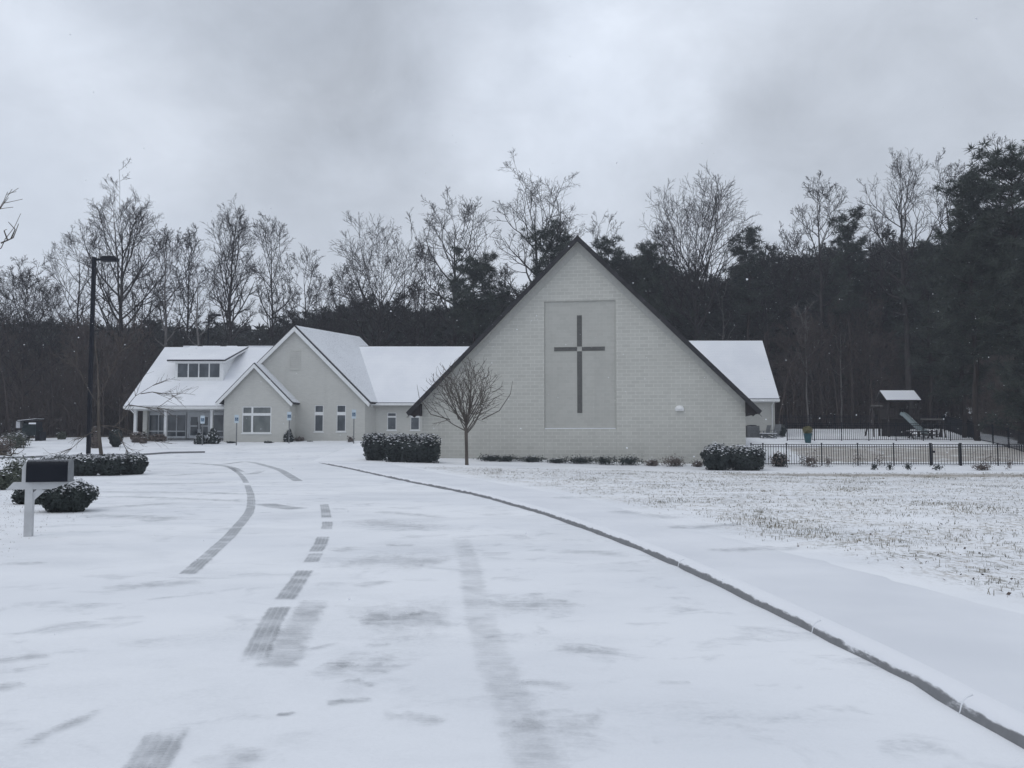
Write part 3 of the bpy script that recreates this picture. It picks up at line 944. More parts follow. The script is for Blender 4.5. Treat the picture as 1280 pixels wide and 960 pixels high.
# the cross set in the panel
c_t = sp_at(723.7, 394); c_b = sp_at(725, 516); a_l = sp_at(692.5, 436); a_r = sp_at(756, 436)
ccx = (a_l[0] + a_r[0]) / 2; hw_ = 0.145
ccx = (c_t[0] + c_b[0]) / 2
cz = a_l[1] * 0.5 + a_r[1] * 0.5
w = MB()
w.box(ccx - hw_, ccx + hw_, RD - 0.025, RD + 0.02, cz + 0.145, c_t[1])
w.box(ccx - hw_, ccx + hw_, RD - 0.025, RD + 0.02, c_b[1], cz - 0.145)
w.box(a_l[0], ccx - 0.145, RD - 0.025, RD + 0.02, cz - 0.12, cz + 0.12)
w.box(ccx + 0.145, a_r[0], RD - 0.025, RD + 0.02, cz - 0.12, cz + 0.12)
w.build('cross', M_CROSS, sanct, local=True)
# roof slabs with dark rake boards
w = MB(); sn = MB()
for sg in (-1, 1):
    tip = cx + sg * HWT
    q = [(cx, RF, az), (tip, RF, zr(tip)), (tip, DEP + 0.4, zr(tip)), (cx, DEP + 0.4, az)]
    w.slab(q, 0.16)
    q2 = [(cx, RF + 0.25, az + 0.05), (tip - sg * 0.2, RF + 0.25, zr(tip - sg * 0.2) + 0.07), (tip - sg * 0.2, DEP + 0.3, zr(tip - sg * 0.2) + 0.07), (cx, DEP + 0.3, az + 0.05)]
    sn.slab(q2, 0.05)
roof = w.build('roof', M_SHINGLE, sanct, local=True)
sn.build('roof_snow', M_RSNOW, roof, local=True)
w = MB()
bw = 0.25
for sg in (-1, 1):
    tip = cx + sg * HWT
    dz = bw * sqrt(1 + SLOPE * SLOPE)
    w.prism([(cx, az + 0.02), (tip, zr(tip) + 0.02), (tip - sg * 0.16, zr(tip) + 0.02 - dz * 0.62), (cx, az - dz)][::sg], RF - 0.06, RF - 0.003)
w.build('rake_board', M_FASCIA, roof, local=True)
# eave returns: boxed soffits outside the wall corners, coloured dark as shadow
for sg in (-1, 1):
    w = MB()
    e = cx + sg * (HW + 0.004); tip = cx + sg * (HWT - 0.12)
    zi = zr(e, 0.30)
    zlow = zr(tip, 0.27)
    outl = [(e, zi), (tip, zlow + 0.02), (cx + sg * (HWT - 0.35), zlow - 0.02), (cx + sg * (HWT - 0.47), zlow - 0.13), (cx + sg * (HWT - 0.62), zlow + 0.02), (e + sg * 0.12, zlow + 0.06), (e, zlow - 0.06)]
    w.prism(outl[::sg], RF + 0.02, RF + 0.3)
    w.prism([(e, zi), (tip, zlow + 0.02), (e, zlow + 0.04)][::sg], RF + 0.3, DEP)
    w.build('eave_soffit', M_SOFFIT, sanct, local=True)
# soffit under the front overhang + frieze band on the wall
w = MB()
for sg in (-1, 1):
    e = cx + sg * (HW + 0.9)
    w.slab([(cx, RF, zr(cx, 0.235)), (e, RF, zr(e, 0.235)), (e, -0.01, zr(e, 0.235)), (cx, -0.01, zr(cx, 0.235))], 0.03)
w.build('soffit', M_FRIEZE, sanct, local=True)
w = MB()
for sg in (-1, 1):
    e = cx + sg * (HW - 0.003)
    w.prism([(cx, zr(cx, 0.27)), (e, zr(e, 0.27)), (e, zr(e, 0.72)), (cx, zr(cx, 0.86))][::sg], -0.045, -0.004)
w.build('frieze', M_FRIEZE, sanct, local=True)
# half-dome wall light
s_, z_ = sp_at(849.5, 513)
w = MB()
k0 = len(w.v)
ring = []
for i in range(7):
    el = i / 6 * pi / 2
    for j in range(13):
        an = j / 12 * pi
        w.v.append((s_ - 0.27 * cos(el) * cos(an), -0.2 * cos(el) * sin(an) - 0.003, z_ + 0.06 + 0.24 * sin(el)))
for i in range(6):
    for j in range(12):
        a = i * 13 + j
        w.f.append((a, a + 1, a + 14, a + 13)); w.m.append(0)
w.f.append(tuple(reversed(range(13)))); w.m.append(0)
w.box(s_ - 0.24, s_ + 0.24, -0.17, -0.004, z_ - 0.02, z_ + 0.055)
w.build('wall_light', M_TRIM, sanct, local=True, smooth=False)
w = MB(); w.lathe((s_, -0.1, z_ + 0.27), [(0.17, 0), (0.12, 0.035), (0.03, 0.055)], 10, 0, 1, 0.5)

# ------------------------------------------------------------------ left church wing
XW = -20.0; YW = 68.0
ZW = 1.2
wing = thing('church_wing', 'long white brick wing with snowy roofs, two gables, dormer and glass entrance porch', 'building', (XW, YW, ZW))
def facade(mb, x0, x1, y, z0, z1, holes, depth=0.12, mi=0):
    """wall rectangle facing -y with rectangular openings and their reveals"""
    xs = sorted({x0, x1, *[h[0] for h in holes], *[h[1] for h in holes]})
    zs = sorted({z0, z1, *[h[2] for h in holes], *[h[3] for h in holes]})
    for xa_, xb_ in zip(xs, xs[1:]):
        for za_, zb_ in zip(zs, zs[1:]):
            mx, mz = (xa_ + xb_) / 2, (za_ + zb_) / 2
            if any(h[0] < mx < h[1] and h[2] < mz < h[3] for h in holes): continue
            mb.poly([(xa_, y, za_), (xb_, y, za_), (xb_, y, zb_), (xa_, y, zb_)], mi)
    for h in holes:
        a, b_, c, d = h
        mb.poly([(a, y, c), (a, y + depth, c), (a, y + depth, d), (a, y, d)], mi)
        mb.poly([(b_, y, c), (b_, y, d), (b_, y + depth, d), (b_, y + depth, c)], mi)
        mb.poly([(a, y, d), (a, y + depth, d), (b_, y + depth, d), (b_, y, d)], mi)
        mb.poly([(a, y, c), (b_, y, c), (b_, y + depth, c), (a, y + depth, c)], mi)
def px_rect(x0, x1, yt, yb, Y):
    a = at(x0, yb, Y); b_ = at(x1, yt, Y)
    return (a.x, b_.x, a.z, b_.z)
def window(parent, h, y, mull=(), bars=(), glass=M_GLASS, fr=0.07, depth=0.10, bar_h=0.22, sill=True):
    a, b_, c, d = h
    m_ = MB()
    yf = y + depth - 0.08
    y2 = y + depth + 0.02
    g = 0.002
    m_.box(a + g, b_ - g, yf, y2, d - fr, d - g)
    m_.box(a + g, b_ - g, yf, y2, c + g, c + fr)
    m_.box(a + g, a + fr, yf, y2, c + fr, d - fr)
    m_.box(b_ - fr, b_ - g, yf, y2, c + fr, d - fr)
    for x in mull: m_.box(x - 0.07, x + 0.07, yf - 0.004, y2, c + fr, d - fr)
    for z in bars: m_.box(a + fr, b_ - fr, yf - 0.008, y2, z - bar_h / 2, z + bar_h / 2)
    if sill: m_.box(a - 0.06, b_ + 0.06, y - 0.06, y + depth, c - 0.09, c - 0.003)
    fo = m_.build('window', M_TRIM, parent)
    g_ = MB(); g_.box(a + fr * 0.6, b_ - fr * 0.6, y + depth - 0.03, y + depth - 0.012, c + fr * 0.6, d - fr * 0.6)
    g_.build('pane', glass, fo)
    return fo
def gable_roof(parent, name, apex, tipL, tipR, y0, back, thick=0.14, snow=(M_RSNOW, M_RSNOW), rake=True, rk_w=0.22):
    """two slabs from a front gable at depth y0, running along 'back' (a vector)"""
    B = Vector(back)
    r = MB(); s1 = MB()
    A = Vector((apex[0], y0, apex[1])); L = Vector((tipL[0], y0, tipL[1])); R = Vector((tipR[0], y0, tipR[1]))
    r.slab([A, L, L + B, A + B], thick)
    r.slab([A, R, R + B, A + B], thick)
    ro = r.build(name, M_SHINGLE, parent)
    up = Vector((0, 0, 0.055))
    f = B.normalized() * 0.16
    for P, mt in ((L, snow[0]), (R, snow[1])):
        e = (A - P).normalized() * 0.02
        s = MB(); s.slab([A + up + f - (A - P).normalized() * 0.05, P + e + up + f, P + e + B + up, A + up + B - (A - P).normalized() * 0.05], 0.05)
        s.build('roof_snow', mt, ro)
    if rake:
        k = MB()
        for P, sg in ((L, -1), (R, 1)):
            sl = abs((A.z - P.z) / (A.x - P.x))
            dz = rk_w * sqrt(1 + sl * sl)
            k.prism([(A.x, A.z - 0.09), (P.x, P.z - 0.09), (P.x - sg * 0.10, P.z - 0.09 - dz * 0.7), (A.x, A.z - 0.09 - dz)][::sg], y0 - 0.045, y0 - 0.004)
        k.build('rake_board', M_TRIM, ro)
    return ro
GZ = ZW - 0.9
# -- left wing body and roof
YE, YR = 67.0, 74.7
eL = at(155.5, 508, YE); eR = at(284, 507.5, YE)
rL = at(205.5, 433.8, YR)
xl = (eL.x + rL.x) / 2
ze = (eL.z + eR.z) / 2; zrg = rL.z
xr = at(372, 470, 70).x
YB = 2 * YR - YE
r = MB()
r.slab([(xl, YE, ze), (xr, YE, ze), (xr, YR, zrg), (xl, YR, zrg)], 0.14)
r.slab([(xl, YB, ze), (xr, YB, ze), (xr, YR, zrg), (xl, YR, zrg)], 0.14)
rf = r.build('roof', M_SHINGLE, wing)
s = MB()
def snow_on(a, b_, c, d, up=0.055, t=0.05):
    return [Vector(p) + Vector((0, 0, up)) for p in (a, b_, c, d)]
s.slab(snow_on((xl + 0.02, YE - 0.02, ze), (xr, YE - 0.02, ze), (xr, YR - 0.10, zrg - 0.07), (xl + 0.02, YR - 0.10, zrg - 0.07)), 0.05)
s.slab(snow_on((xl + 0.02, YB, ze), (xr, YB, ze), (xr, YR + 0.1, zrg - 0.07), (xl + 0.02, YR + 0.1, zrg - 0.07)), 0.05)
s.build('roof_snow', M_RSNOW, rf)
s = MB()
rngs = random.Random(4)
xx = xl + 1.6
while xx < xr:
    l_ = rngs.uniform(0.8, 2.6)
    s = MB(); s.tube([(xx, YR, zrg + 0.045), (min(xr, xx + l_), YR, zrg + 0.045)], [0.07, 0.07], 6)
    s.build('ridge_snow', M_SNOW, rf)
    xx += l_ + rngs.uniform(0.3, 2.0)
w = MB()
w.box(xl + 0.003, at(281, 508, YE).x, YE - 0.11, YE - 0.004, ze - 0.22, ze - 0.01)       # gutter
w.build('gutter', M_TRIM, rf)
# left end wall, back wall, store front recess
xwl = at(183, 530, 69.6).x
w = MB()
w.prism([(xwl + 0.0, GZ), (xr, GZ), (xr, ze - 0.25), (xwl, ze - 0.25)], 70.1, YB - 0.5)
w.v += [(xwl, YE + 0.5, ze - 0.22), (xwl, YB - 0.5, ze - 0.22), (xwl, YR, zrg - 0.25), (xwl + 0.3, YE + 0.5, ze - 0.22), (xwl + 0.3, YB - 0.5, ze - 0.22), (xwl + 0.3, YR, zrg - 0.25)]
k = len(w.v) - 6
for q in ((k, k + 2, k + 1), (k + 3, k + 4, k + 5), (k, k + 1, k + 4, k + 3), (k + 1, k + 2, k + 5, k + 4), (k + 2, k, k + 3, k + 5)):
    w.f.append(q); w.m.append(0)
w.build('wall', M_PBRICK, wing)
w = MB(); w.box(xl + 0.05, at(280, 510, 67.2).x - 0.003, YE + 0.02, 69.9, ze - 0.27, ze - 0.235)
w.build('porch_ceiling', M_TRIM, wing)
zpf = at(200, 550.8, 67.6).z
w = MB(); w.box(xl + 0.4, at(281, 550, 67.5).x - 0.05, 67.35, 70.05, GZ, zpf)
w.build('porch_slab', M_KERB, wing)
# porch posts
for px, wd, mt in ((168.3, 0.095, M_TRIM), (206.3, 0.085, M_TRIM), (264, 0.085, M_TRIM)):
    p = at(px, 548, 67.45)
    w = MB(); w.box(p.x - wd, p.x + wd, 67.40, 67.66, GZ + 0.2, ze - 0.27)
    w.box(p.x - wd - 0.04, p.x + wd + 0.04, 67.36, 67.70, zpf - 0.3, zpf + 0.14)
    w.box(p.x - wd - 0.04, p.x + wd + 0.04, 67.36, 67.70, ze - 0.36, ze - 0.272)
    w.build('porch_post', mt, wing)
p = at(182.5, 548, 69.5)
w = MB(); w.box(p.x - 0.17, p.x + 0.17, 69.2, 70.09, GZ, ze - 0.272); w.build('pier', M_PBRICK, wing)
w = MB()   # downspout at the porch corner
p = at(166.5, 510, YE - 0.1)
w.tube([(p.x - 0.3, YE - 0.06, ze - 0.2), (p.x - 0.1, YE + 0.1, ze - 0.45), (p.x + 0.06, YE + 0.3, ze - 0.7), (p.x + 0.06, YE + 0.3, zpf - 0.2)], [0.05] * 4, 6)
w.build('downspout', M_TRIM, rf)
# storefront: frames, panes, double door
YS = 69.6
zb_, zt_, ztr, zrail = at(200, 548, YS).z, ze - 0.275, at(200, 517, YS).z, at(200, 539, YS).z
bays = [(185.5, 205, [197.7]), (208, 232.3, [220.4]), (265.5, 279.5, [])]
for a, c, ml in bays:
    xa_, xb_ = at(a, 540, YS).x, at(c, 540, YS).x
    w = MB()
    w.box(xa_ - 0.08, xa_ + 0.05, YS, YS + 0.12, zb_, zt_)
    w.box(xb_ - 0.05, xb_ + 0.08, YS, YS + 0.12, zb_, zt_)
    for z0, z1 in ((zb_, zb_ + 0.18), (ztr - 0.12, ztr + 0.12), (zrail - 0.04, zrail + 0.04), (zt_ - 0.08, zt_ - 0.003)):
        w.box(xa_ + 0.05, xb_ - 0.05, YS - 0.004, YS + 0.12, z0, z1)
    for q in ml:
        xm = at(q, 540, YS).x
        w.box(xm - 0.035, xm + 0.035, YS + 0.004, YS + 0.12, zb_ + 0.18, zt_ - 0.08)
    fo = w.build('window', M_ALU, wing)
    g_ = MB(); g_.box(xa_ + 0.04, xb_ - 0.04, YS + 0.05, YS + 0.07, zb_ + 0.1, zt_ - 0.05); g_.build('pane', M_GLASS, fo)
dxa, dxb = at(235, 540, YS).x, at(262.5, 540, YS).x
w = MB()
w.box(dxa - 0.16, dxa + 0.06, YS, YS + 0.12, zb_, zt_); w.box(dxb - 0.06, dxb + 0.12, YS, YS + 0.12, zb_, zt_)
w.box(dxa + 0.06, dxb - 0.06, YS, YS + 0.12, ztr - 0.16, ztr + 0.12); w.box(dxa + 0.06, dxb - 0.06, YS, YS + 0.12, zt_ - 0.08, zt_ - 0.003)
dfo = w.build('door_frame', M_ALU, wing)
g_ = MB(); g_.box(dxa + 0.03, dxb - 0.03, YS + 0.05, YS + 0.07, ztr + 0.1, zt_ - 0.05); g_.build('pane', M_GLASS, dfo)
xm = (dxa + dxb) / 2
for xa_, xb_, hx in ((dxa + 0.07, xm - 0.01, xm - 0.1), (xm + 0.01, dxb - 0.07, xm + 0.1)):
    w = MB(); z1 = ztr - 0.17; zr_ = at(240, 532.5, YS).z
    w.box(xa_, xa_ + 0.11, YS + 0.01, YS + 0.07, zb_, z1); w.box(xb_ - 0.11, xb_, YS + 0.01, YS + 0.07, zb_, z1)
    w.box(xa_ + 0.11, xb_ - 0.11, YS + 0.01, YS + 0.07, zb_, zb_ + 0.24); w.box(xa_ + 0.11, xb_ - 0.11, YS + 0.01, YS + 0.07, z1 - 0.1, z1)
    w.box(xa_ + 0.11, xb_ - 0.11, YS + 0.008, YS + 0.07, zr_ - 0.05, zr_ + 0.05)
    do = w.build('door', M_ALU, wing)
    g_ = MB(); g_.box(xa_ + 0.1, xb_ - 0.1, YS + 0.03, YS + 0.045, zb_ + 0.2, z1 - 0.06); g_.build('pane', M_GLASS, do)
    g_ = MB(); g_.tube([(hx, YS - 0.05, zr_ - 0.25), (hx, YS - 0.05, zr_ + 0.35)], [0.02, 0.02], 6)
    g_.box(hx - 0.015, hx + 0.015, YS - 0.05, YS + 0.02, zr_ - 0.2, zr_ - 0.17); g_.box(hx - 0.015, hx + 0.015, YS - 0.05, YS + 0.02, zr_ + 0.27, zr_ + 0.30)
    g_.build('handle', M_BLACK, do)
# -- shed dormer
YD = 70.0
dl, dr = at(218.3, 470, YD).x, at(279, 470, YD).x
dzb = at(250, 476.5, YD).z; dzt = at(250, 451.5, YD).z
win = px_rect(221.8, 274.6, 453.6, 472.3, YD)
w = MB()
facade(w, dl, dr, YD, dzb - 0.5, dzt, [win])
zdr = zrg + 0.02
for x in (dl, dr):
    w.poly([(x, YD, dzb - 0.5), (x, YD, dzt), (x, YR - 0.2, zdr - 0.1), (x, YR - 0.2, dzb)])
dor = w.build('dormer', M_TRIM, wing)
mu = [win[0] + (win[1] - win[0]) * i / 4 for i in (1, 2, 3)]
m_ = MB(); a, b_, c, d = win
for x in mu: m_.box(x - 0.045, x + 0.045, YD + 0.02, YD + 0.1, c, d)
for q in ((a + 0.002, b_ - 0.002, d - 0.06, d - 0.002), (a + 0.002, b_ - 0.002, c + 0.002, c + 0.05)): m_.box(q[0], q[1], YD + 0.018, YD + 0.1, q[2], q[3])
fo = m_.build('window', M_TRIM, dor)
g_ = MB(); g_.box(a - 0.02, b_ + 0.02, YD + 0.06, YD + 0.08, c - 0.02, d + 0.02); g_.build('pane', M_GLASS, fo)
w = MB()
de0, de1 = at(208.5, 450, YD - 0.35), at(281, 449.6, YD - 0.35)
dz_e = (de0.z + de1.z) / 2
rr = at(305.5, 433.5, YR).x
w.slab([(de0.x, YD - 0.35, dz_e), (de1.x, YD - 0.35, dz_e), (de1.x + 0.4, YR, zrg + 0.03), (de0.x, YR, zrg + 0.03)], 0.12)
dro = w.build('dormer_roof', M_SHINGLE, dor)
s = MB(); s.slab(snow_on((de0.x + 0.02, YD - 0.33, dz_e), (de1.x - 0.02, YD - 0.33, dz_e), (de1.x + 0.36, YR - 0.05, zrg), (de0.x + 0.02, YR - 0.05, zrg)), 0.05)
s.build('roof_snow', M_RSNOW, dro)
w = MB(); w.box(de0.x + 0.05, de1.x - 0.02, YD - 0.33, YD - 0.003, dz_e - 0.2, dz_e - 0.125)
w.bar((de1.x - 0.02, YD - 0.3, dz_e - 0.18), (de1.x + 0.36, YR - 0.25, zrg - 0.2), 0.06, 0.14)
w.build('dormer_fascia', M_TRIM, dro)
# -- small gable in front
Y1 = 66.0
g0, g1 = at(279.8, 530, Y1).x, at(361.5, 530, Y1).x
tipL, tipR = at(269, 503.5, Y1 - 0.3), at(366, 502.8, Y1 - 0.3)
apx = at(317.6, 453.2, Y1 - 0.3)
zti = (tipL.z + tipR.z) / 2
gable_roof(wing, 'roof', (apx.x, apx.z), (tipL.x, zti), (tipR.x, zti), Y1 - 0.3, (0, 5.2, 0), snow=(M_RSNOW, M_RSNOW_SHADE))
zwt = zti + (g0 - tipL.x) * (apx.z - zti) / (apx.x - tipL.x) - 0.22
hole = px_rect(302.3, 339.3, 508.2, 541.3, Y1)
w = MB()
facade(w, g0, g1, Y1, GZ, zwt, [hole])
w.poly([(g0, Y1, zwt), (g1, Y1, zwt), (apx.x, Y1, apx.z - 0.24)])
w.poly([(g0, Y1, GZ), (g0, Y1, zwt), (g0, 71, zwt), (g0, 71, GZ)])
w.poly([(g1, Y1, GZ), (g1, 71, GZ), (g1, 71, zwt), (g1, Y1, zwt)])
w.build('wall', M_PBRICK, wing)
window(wing, hole, Y1, [at(315.2, 520, Y1).x], [at(320, 518, Y1).z], M_GLASS2, bar_h=0.2)
# -- main gable
Y2 = 68.0
m0, m1 = at(280.5, 520, Y2).x, at(456.3, 520, Y2).x
apx = at(368, 406.8, Y2 - 0.25); tR = at(462.6, 503, Y2 - 0.25)
tLx = 2 * apx.x - tR.x
BK = Vector((0.437, 0.9, 0)).normalized() * 8.6
gable_roof(wing, 'roof', (apx.x, apx.z), (tLx, tR.z), (tR.x, tR.z), Y2 - 0.25, BK, snow=(M_RSNOW, M_RSNOW_SHADE), rk_w=0.26)
zwt = tR.z + (tR.x - m1) * (apx.z - tR.z) / (tR.x - apx.x) - 0.22
h1 = px_rect(393.0, 404.4, 506.6, 539.4, Y2); h2 = px_rect(420.6, 432.4, 506.4, 539.2, Y2)
w = MB()
facade(w, m0, m1, Y2, GZ, zwt, [h1, h2])
w.poly([(m0, Y2, zwt), (m1, Y2, zwt), (apx.x, Y2, apx.z - 0.24)])
side = BK * 0.95
for xq in (m0, m1):
    w.poly([(xq, Y2, GZ), (xq, Y2, zwt), (xq + side.x, Y2 + side.y, zwt), (xq + side.x, Y2 + side.y, GZ)])
w.poly([(m0 + side.x, Y2 + side.y, GZ), (m0 + side.x, Y2 + side.y, zwt), (apx.x + side.x, Y2 + side.y, apx.z - 0.24), (m1 + side.x, Y2 + side.y, zwt), (m1 + side.x, Y2 + side.y, GZ)])
w.build('wall', M_PBRICK, wing)
for h in (h1, h2):
    window(wing, h, Y2, [], [at(400, 517, Y2).z], M_GLASS, fr=0.05, bar_h=0.26)
v = px_rect(362.6, 374.4, 439.4, 461.6, Y2)
w = MB()
for i in range(9):
    z = v[2] + (v[3] - v[2]) * (i + 0.5) / 9
    w.poly([(v[0], Y2 - 0.045, z - 0.08), (v[1], Y2 - 0.045, z - 0.08), (v[1], Y2 - 0.004, z + 0.08), (v[0], Y2 - 0.004, z + 0.08)])
w.box(v[0] - 0.06, v[0], Y2 - 0.05, Y2 - 0.003, v[2] - 0.06, v[3] + 0.06); w.box(v[1], v[1] + 0.06, Y2 - 0.05, Y2 - 0.003, v[2] - 0.06, v[3] + 0.06)
w.box(v[0], v[1], Y2 - 0.05, Y2 - 0.003, v[3], v[3] + 0.06); w.box(v[0], v[1], Y2 - 0.05, Y2 - 0.003, v[2] - 0.06, v[2])
w.build('gable_vent', M_PBRICK, wing)
# -- right part of the wing
Y3, Y3R = 68.7, 74.0
e3 = at(470, 503.6, Y3); r3 = at(500, 432.6, Y3R)
x3, x4 = at(455, 500, 69.5).x - 2.5, 6.0
z3, z3r = e3.z, r3.z
Y3B = 2 * Y3R - Y3
vx = at(424, 430, 72).x
r = MB()
r.slab([(x3, Y3, z3), (x4, Y3, z3), (x4, Y3R, z3r), (x3, Y3R, z3r)], 0.14)
r.slab([(x3, Y3B, z3), (x4, Y3B, z3), (x4, Y3R, z3r), (x3, Y3R, z3r)], 0.14)
rf = r.build('roof', M_SHINGLE, wing)
s = MB()
s.slab(snow_on((x3, Y3 - 0.02, z3), (x4, Y3 - 0.02, z3), (x4, Y3R - 0.12, z3r - 0.10), (x3, Y3R - 0.12, z3r - 0.10)), 0.05)
s.slab(snow_on((x3, Y3B, z3), (x4, Y3B, z3), (x4, Y3R + 0.12, z3r - 0.10), (x3, Y3R + 0.12, z3r - 0.10)), 0.05)
s.build('roof_snow', M_RSNOW, rf)
w = MB(); w.box(at(461, 503, Y3).x, x4, Y3 - 0.12, Y3 - 0.004, z3 - 0.2, z3 - 0.02)
w.build('gutter', M_TRIM, rf)
w = MB(); p = at(464.6, 520, Y3)
w.tube([(p.x, Y3 - 0.06, z3 - 0.18), (p.x, 69.2, z3 - 0.5), (p.x, 69.2, GZ)], [0.045] * 3, 6); w.build('downspout', M_TRIM, rf)
h1 = px_rect(484.0, 495.4, 515.8, 537.4, 69.3); h2 = px_rect(513, 524.4, 515.6, 537.4, 69.3)
w = MB()
facade(w, x3 + 1.5, x4 - 0.3, 69.3, GZ - 0.6, z3 - 0.15, [h1, h2])
w.poly([(x4 - 0.3, 69.3, GZ), (x4 - 0.3, Y3B - 0.5, GZ), (x4 - 0.3, Y3B - 0.5, z3 - 0.15), (x4 - 0.3, Y3R, z3r - 0.2), (x4 - 0.3, 69.3, z3 - 0.15)])
w.poly([(x3 + 1.5, Y3B - 0.5, GZ), (x3 + 1.5, Y3B - 0.5, z3 - 0.15), (x4 - 0.3, Y3B - 0.5, z3 - 0.15), (x4 - 0.3, Y3B - 0.5, GZ)])
w.build('wall', M_PBRICK, wing)
for h in (h1, h2):
    window(wing, h, 69.3, [], [at(490, 521, 69.3).z], M_GLASS, fr=0.05, bar_h=0.14)
# -- building behind on the right
Y4, Y4R = 66.0, 70.3
e4 = at(973.3, 498.6, Y4); r4 = at(954, 425, Y4R)
x5 = (e4.x + r4.x) / 2; x6 = 7.5
rear = thing('rear_hall', 'low white hall with steep snowy roof behind the right end of the big gable', 'building', (14, 68, 1.6))
Y4B = 2 * Y4R - Y4
r = MB()
r.slab([(x6, Y4, e4.z), (x5, Y4, e4.z), (x5, Y4R, r4.z), (x6, Y4R, r4.z)], 0.14)
r.slab([(x6, Y4B, e4.z), (x5, Y4B, e4.z), (x5, Y4R, r4.z), (x6, Y4R, r4.z)], 0.14)
rf = r.build('roof', M_SHINGLE, rear)
s = MB()
s.slab(snow_on((x6, Y4 - 0.02, e4.z), (x5 - 0.03, Y4 - 0.02, e4.z), (x5 - 0.03, Y4R - 0.13, r4.z - 0.13), (x6, Y4R - 0.13, r4.z - 0.13)), 0.05)
s.slab(snow_on((x6, Y4B, e4.z), (x5 - 0.03, Y4B, e4.z), (x5 - 0.03, Y4R + 0.13, r4.z - 0.13), (x6, Y4R + 0.13, r4.z - 0.13)), 0.05)
s.build('roof_snow', M_RSNOW, rf)
w = MB(); w.box(x6, x5 - 0.02, Y4 - 0.12, Y4 - 0.004, e4.z - 0.2, e4.z - 0.02)
w.box(x6, x5 - 0.02, Y4 - 0.0, Y4 + 0.55, e4.z - 0.24, e4.z - 0.21)
w.build('gutter', M_TRIM, rf)
x7 = at(968.5, 520, 66.6).x
w = MB()
w.prism([(x6 + 0.3, 0.6), (x7, 0.6), (x7, e4.z - 0.22), (x6 + 0.3, e4.z - 0.22)], 66.6, Y4B - 0.6)
k = len(w.v)
w.v += [(x7 - 0.003, 66.6, e4.z - 0.22), (x7 - 0.003, Y4B - 0.6, e4.z - 0.22), (x7 - 0.003, Y4R, r4.z - 0.2), (x7 - 0.3, 66.6, e4.z - 0.22), (x7 - 0.3, Y4B - 0.6, e4.z - 0.22), (x7 - 0.3, Y4R, r4.z - 0.2)]
for q in ((k, k + 1, k + 2), (k + 3, k + 5, k + 4), (k, k + 2, k + 5, k + 3), (k + 1, k + 4, k + 5, k + 2)):
    w.f.append(q); w.m.append(0)
w.build('wall', M_PBRICK, rear)
w = MB(); p = at(965.3, 520, 66.5)
w.tube([(p.x, Y4 - 0.02, e4.z - 0.2), (p.x, 66.52, e4.z - 0.5), (p.x, 66.52, 1.2)], [0.045] * 3, 6); w.build('downspout', M_TRIM, rear)

# ------------------------------------------------------------------ lamp posts, signs, mailbox
def lamp_post(label, base, H, arm=0.9, r=0.085):
    t = thing('lamp_post', label, 'street lamp', base, 0, None)
    w = MB(); w.box(-r, r, -r, r, 0.0, H, 0); w.build('pole', M_BLACK, t, local=True)
    w = MB(); w.box(-0.26, 0.26, -0.26, 0.26, -0.3, 0.32); w.build('concrete_base', M_KERB, t, local=True)
    w = MB(); w.box(r + 0.002, arm * 0.42, -0.045, 0.045, H - 0.16, H - 0.06); w.build('arm', M_BLACK, t, local=True)
    w = MB()
    w.prism([(arm * 0.36, H - 0.20), (arm * 1.12, H - 0.20), (arm * 1.12, H - 0.06), (arm * 1.02, H + 0.03), (arm * 0.46, H + 0.03), (arm * 0.36, H - 0.02)], -0.17, 0.17)
    w.build('lamp_head', M_BLACK, t, local=True)
    return t
bp = at(110, 580, 40.0)
lx = bp.x; lz = T(lx, 40)
lamp_post('tall black lamp post behind the low hedge at left', (lx, 40, lz - 0.05), at(115, 321.5, 40).z - lz + 0.05, 1.0, 0.075)
q = at(261, 393, 96)
lamp_post('small far lamp post rising among bare trees above the left roof', (q.x, 96, T(q.x, 96)), q.z - T(q.x, 96), 1.2, 0.06)

def sign(px, top_y, bot_y, label, first=None):
    D = 64.6 if px > 340 else 62.8
    p = at(px, bot_y, D)
    z0 = T(p.x, D)
    top = at(px, top_y, D).z
    if first is not None:
        return dup(first, (p.x, D, z0), 0, label, 'accessible parking signs', (1, 1, (top - z0) / first['h']))
    H = top - z0
    t = thing('parking_sign', label, 'sign', (p.x, D, z0), 0, 'accessible parking signs')
    t['h'] = H
    w = MB(); w.box(-0.035, 0.035, 0.0, 0.05, -0.3, H - 0.1); w.build('post', M_GALV, t, local=True)
    w = MB(); w.prism([(-0.16, H - 0.56), (-0.14, H - 0.58), (0.14, H - 0.58), (0.16, H - 0.56), (0.16, H - 0.02), (0.14, H), (-0.14, H), (-0.16, H - 0.02)], -0.012, -0.003)
    pl = w.build('sign_plate', M_SIGNW, t, local=True)
    w = MB(); w.box(-0.12, 0.12, -0.016, -0.0125, H - 0.43, H - 0.19); w.build('blue_panel', M_SIGNB, pl, local=True)
    w = MB()   # wheelchair symbol
    zc = H - 0.31; y_ = -0.020
    w.tube([(-0.015 + 0.055 * cos(a), y_, zc - 0.04 + 0.055 * sin(a)) for a in [radians(140 + i * 25) for i in range(9)]], [0.009] * 9, 5)
    w.tube([(-0.02, y_, zc + 0.07), (-0.015, y_, zc), (0.035, y_, zc - 0.005), (0.055, y_, zc - 0.06), (0.075, y_, zc - 0.055)], [0.011] * 5, 5)
    w.tube([(-0.018, y_, zc + 0.035), (0.03, y_, zc + 0.035)], [0.009] * 2, 5)
    w.lathe((-0.02, y_, zc + 0.075), [(0.004, 0), (0.016, 0.008), (0.016, 0.022), (0.004, 0.03)], 8)
    w.build('wheelchair_symbol', M_SIGNW, pl, local=True)
    return t
s1 = sign(252.5, 519.5, 559.5, 'blue and white wheelchair sign in front of the glass entrance doors')
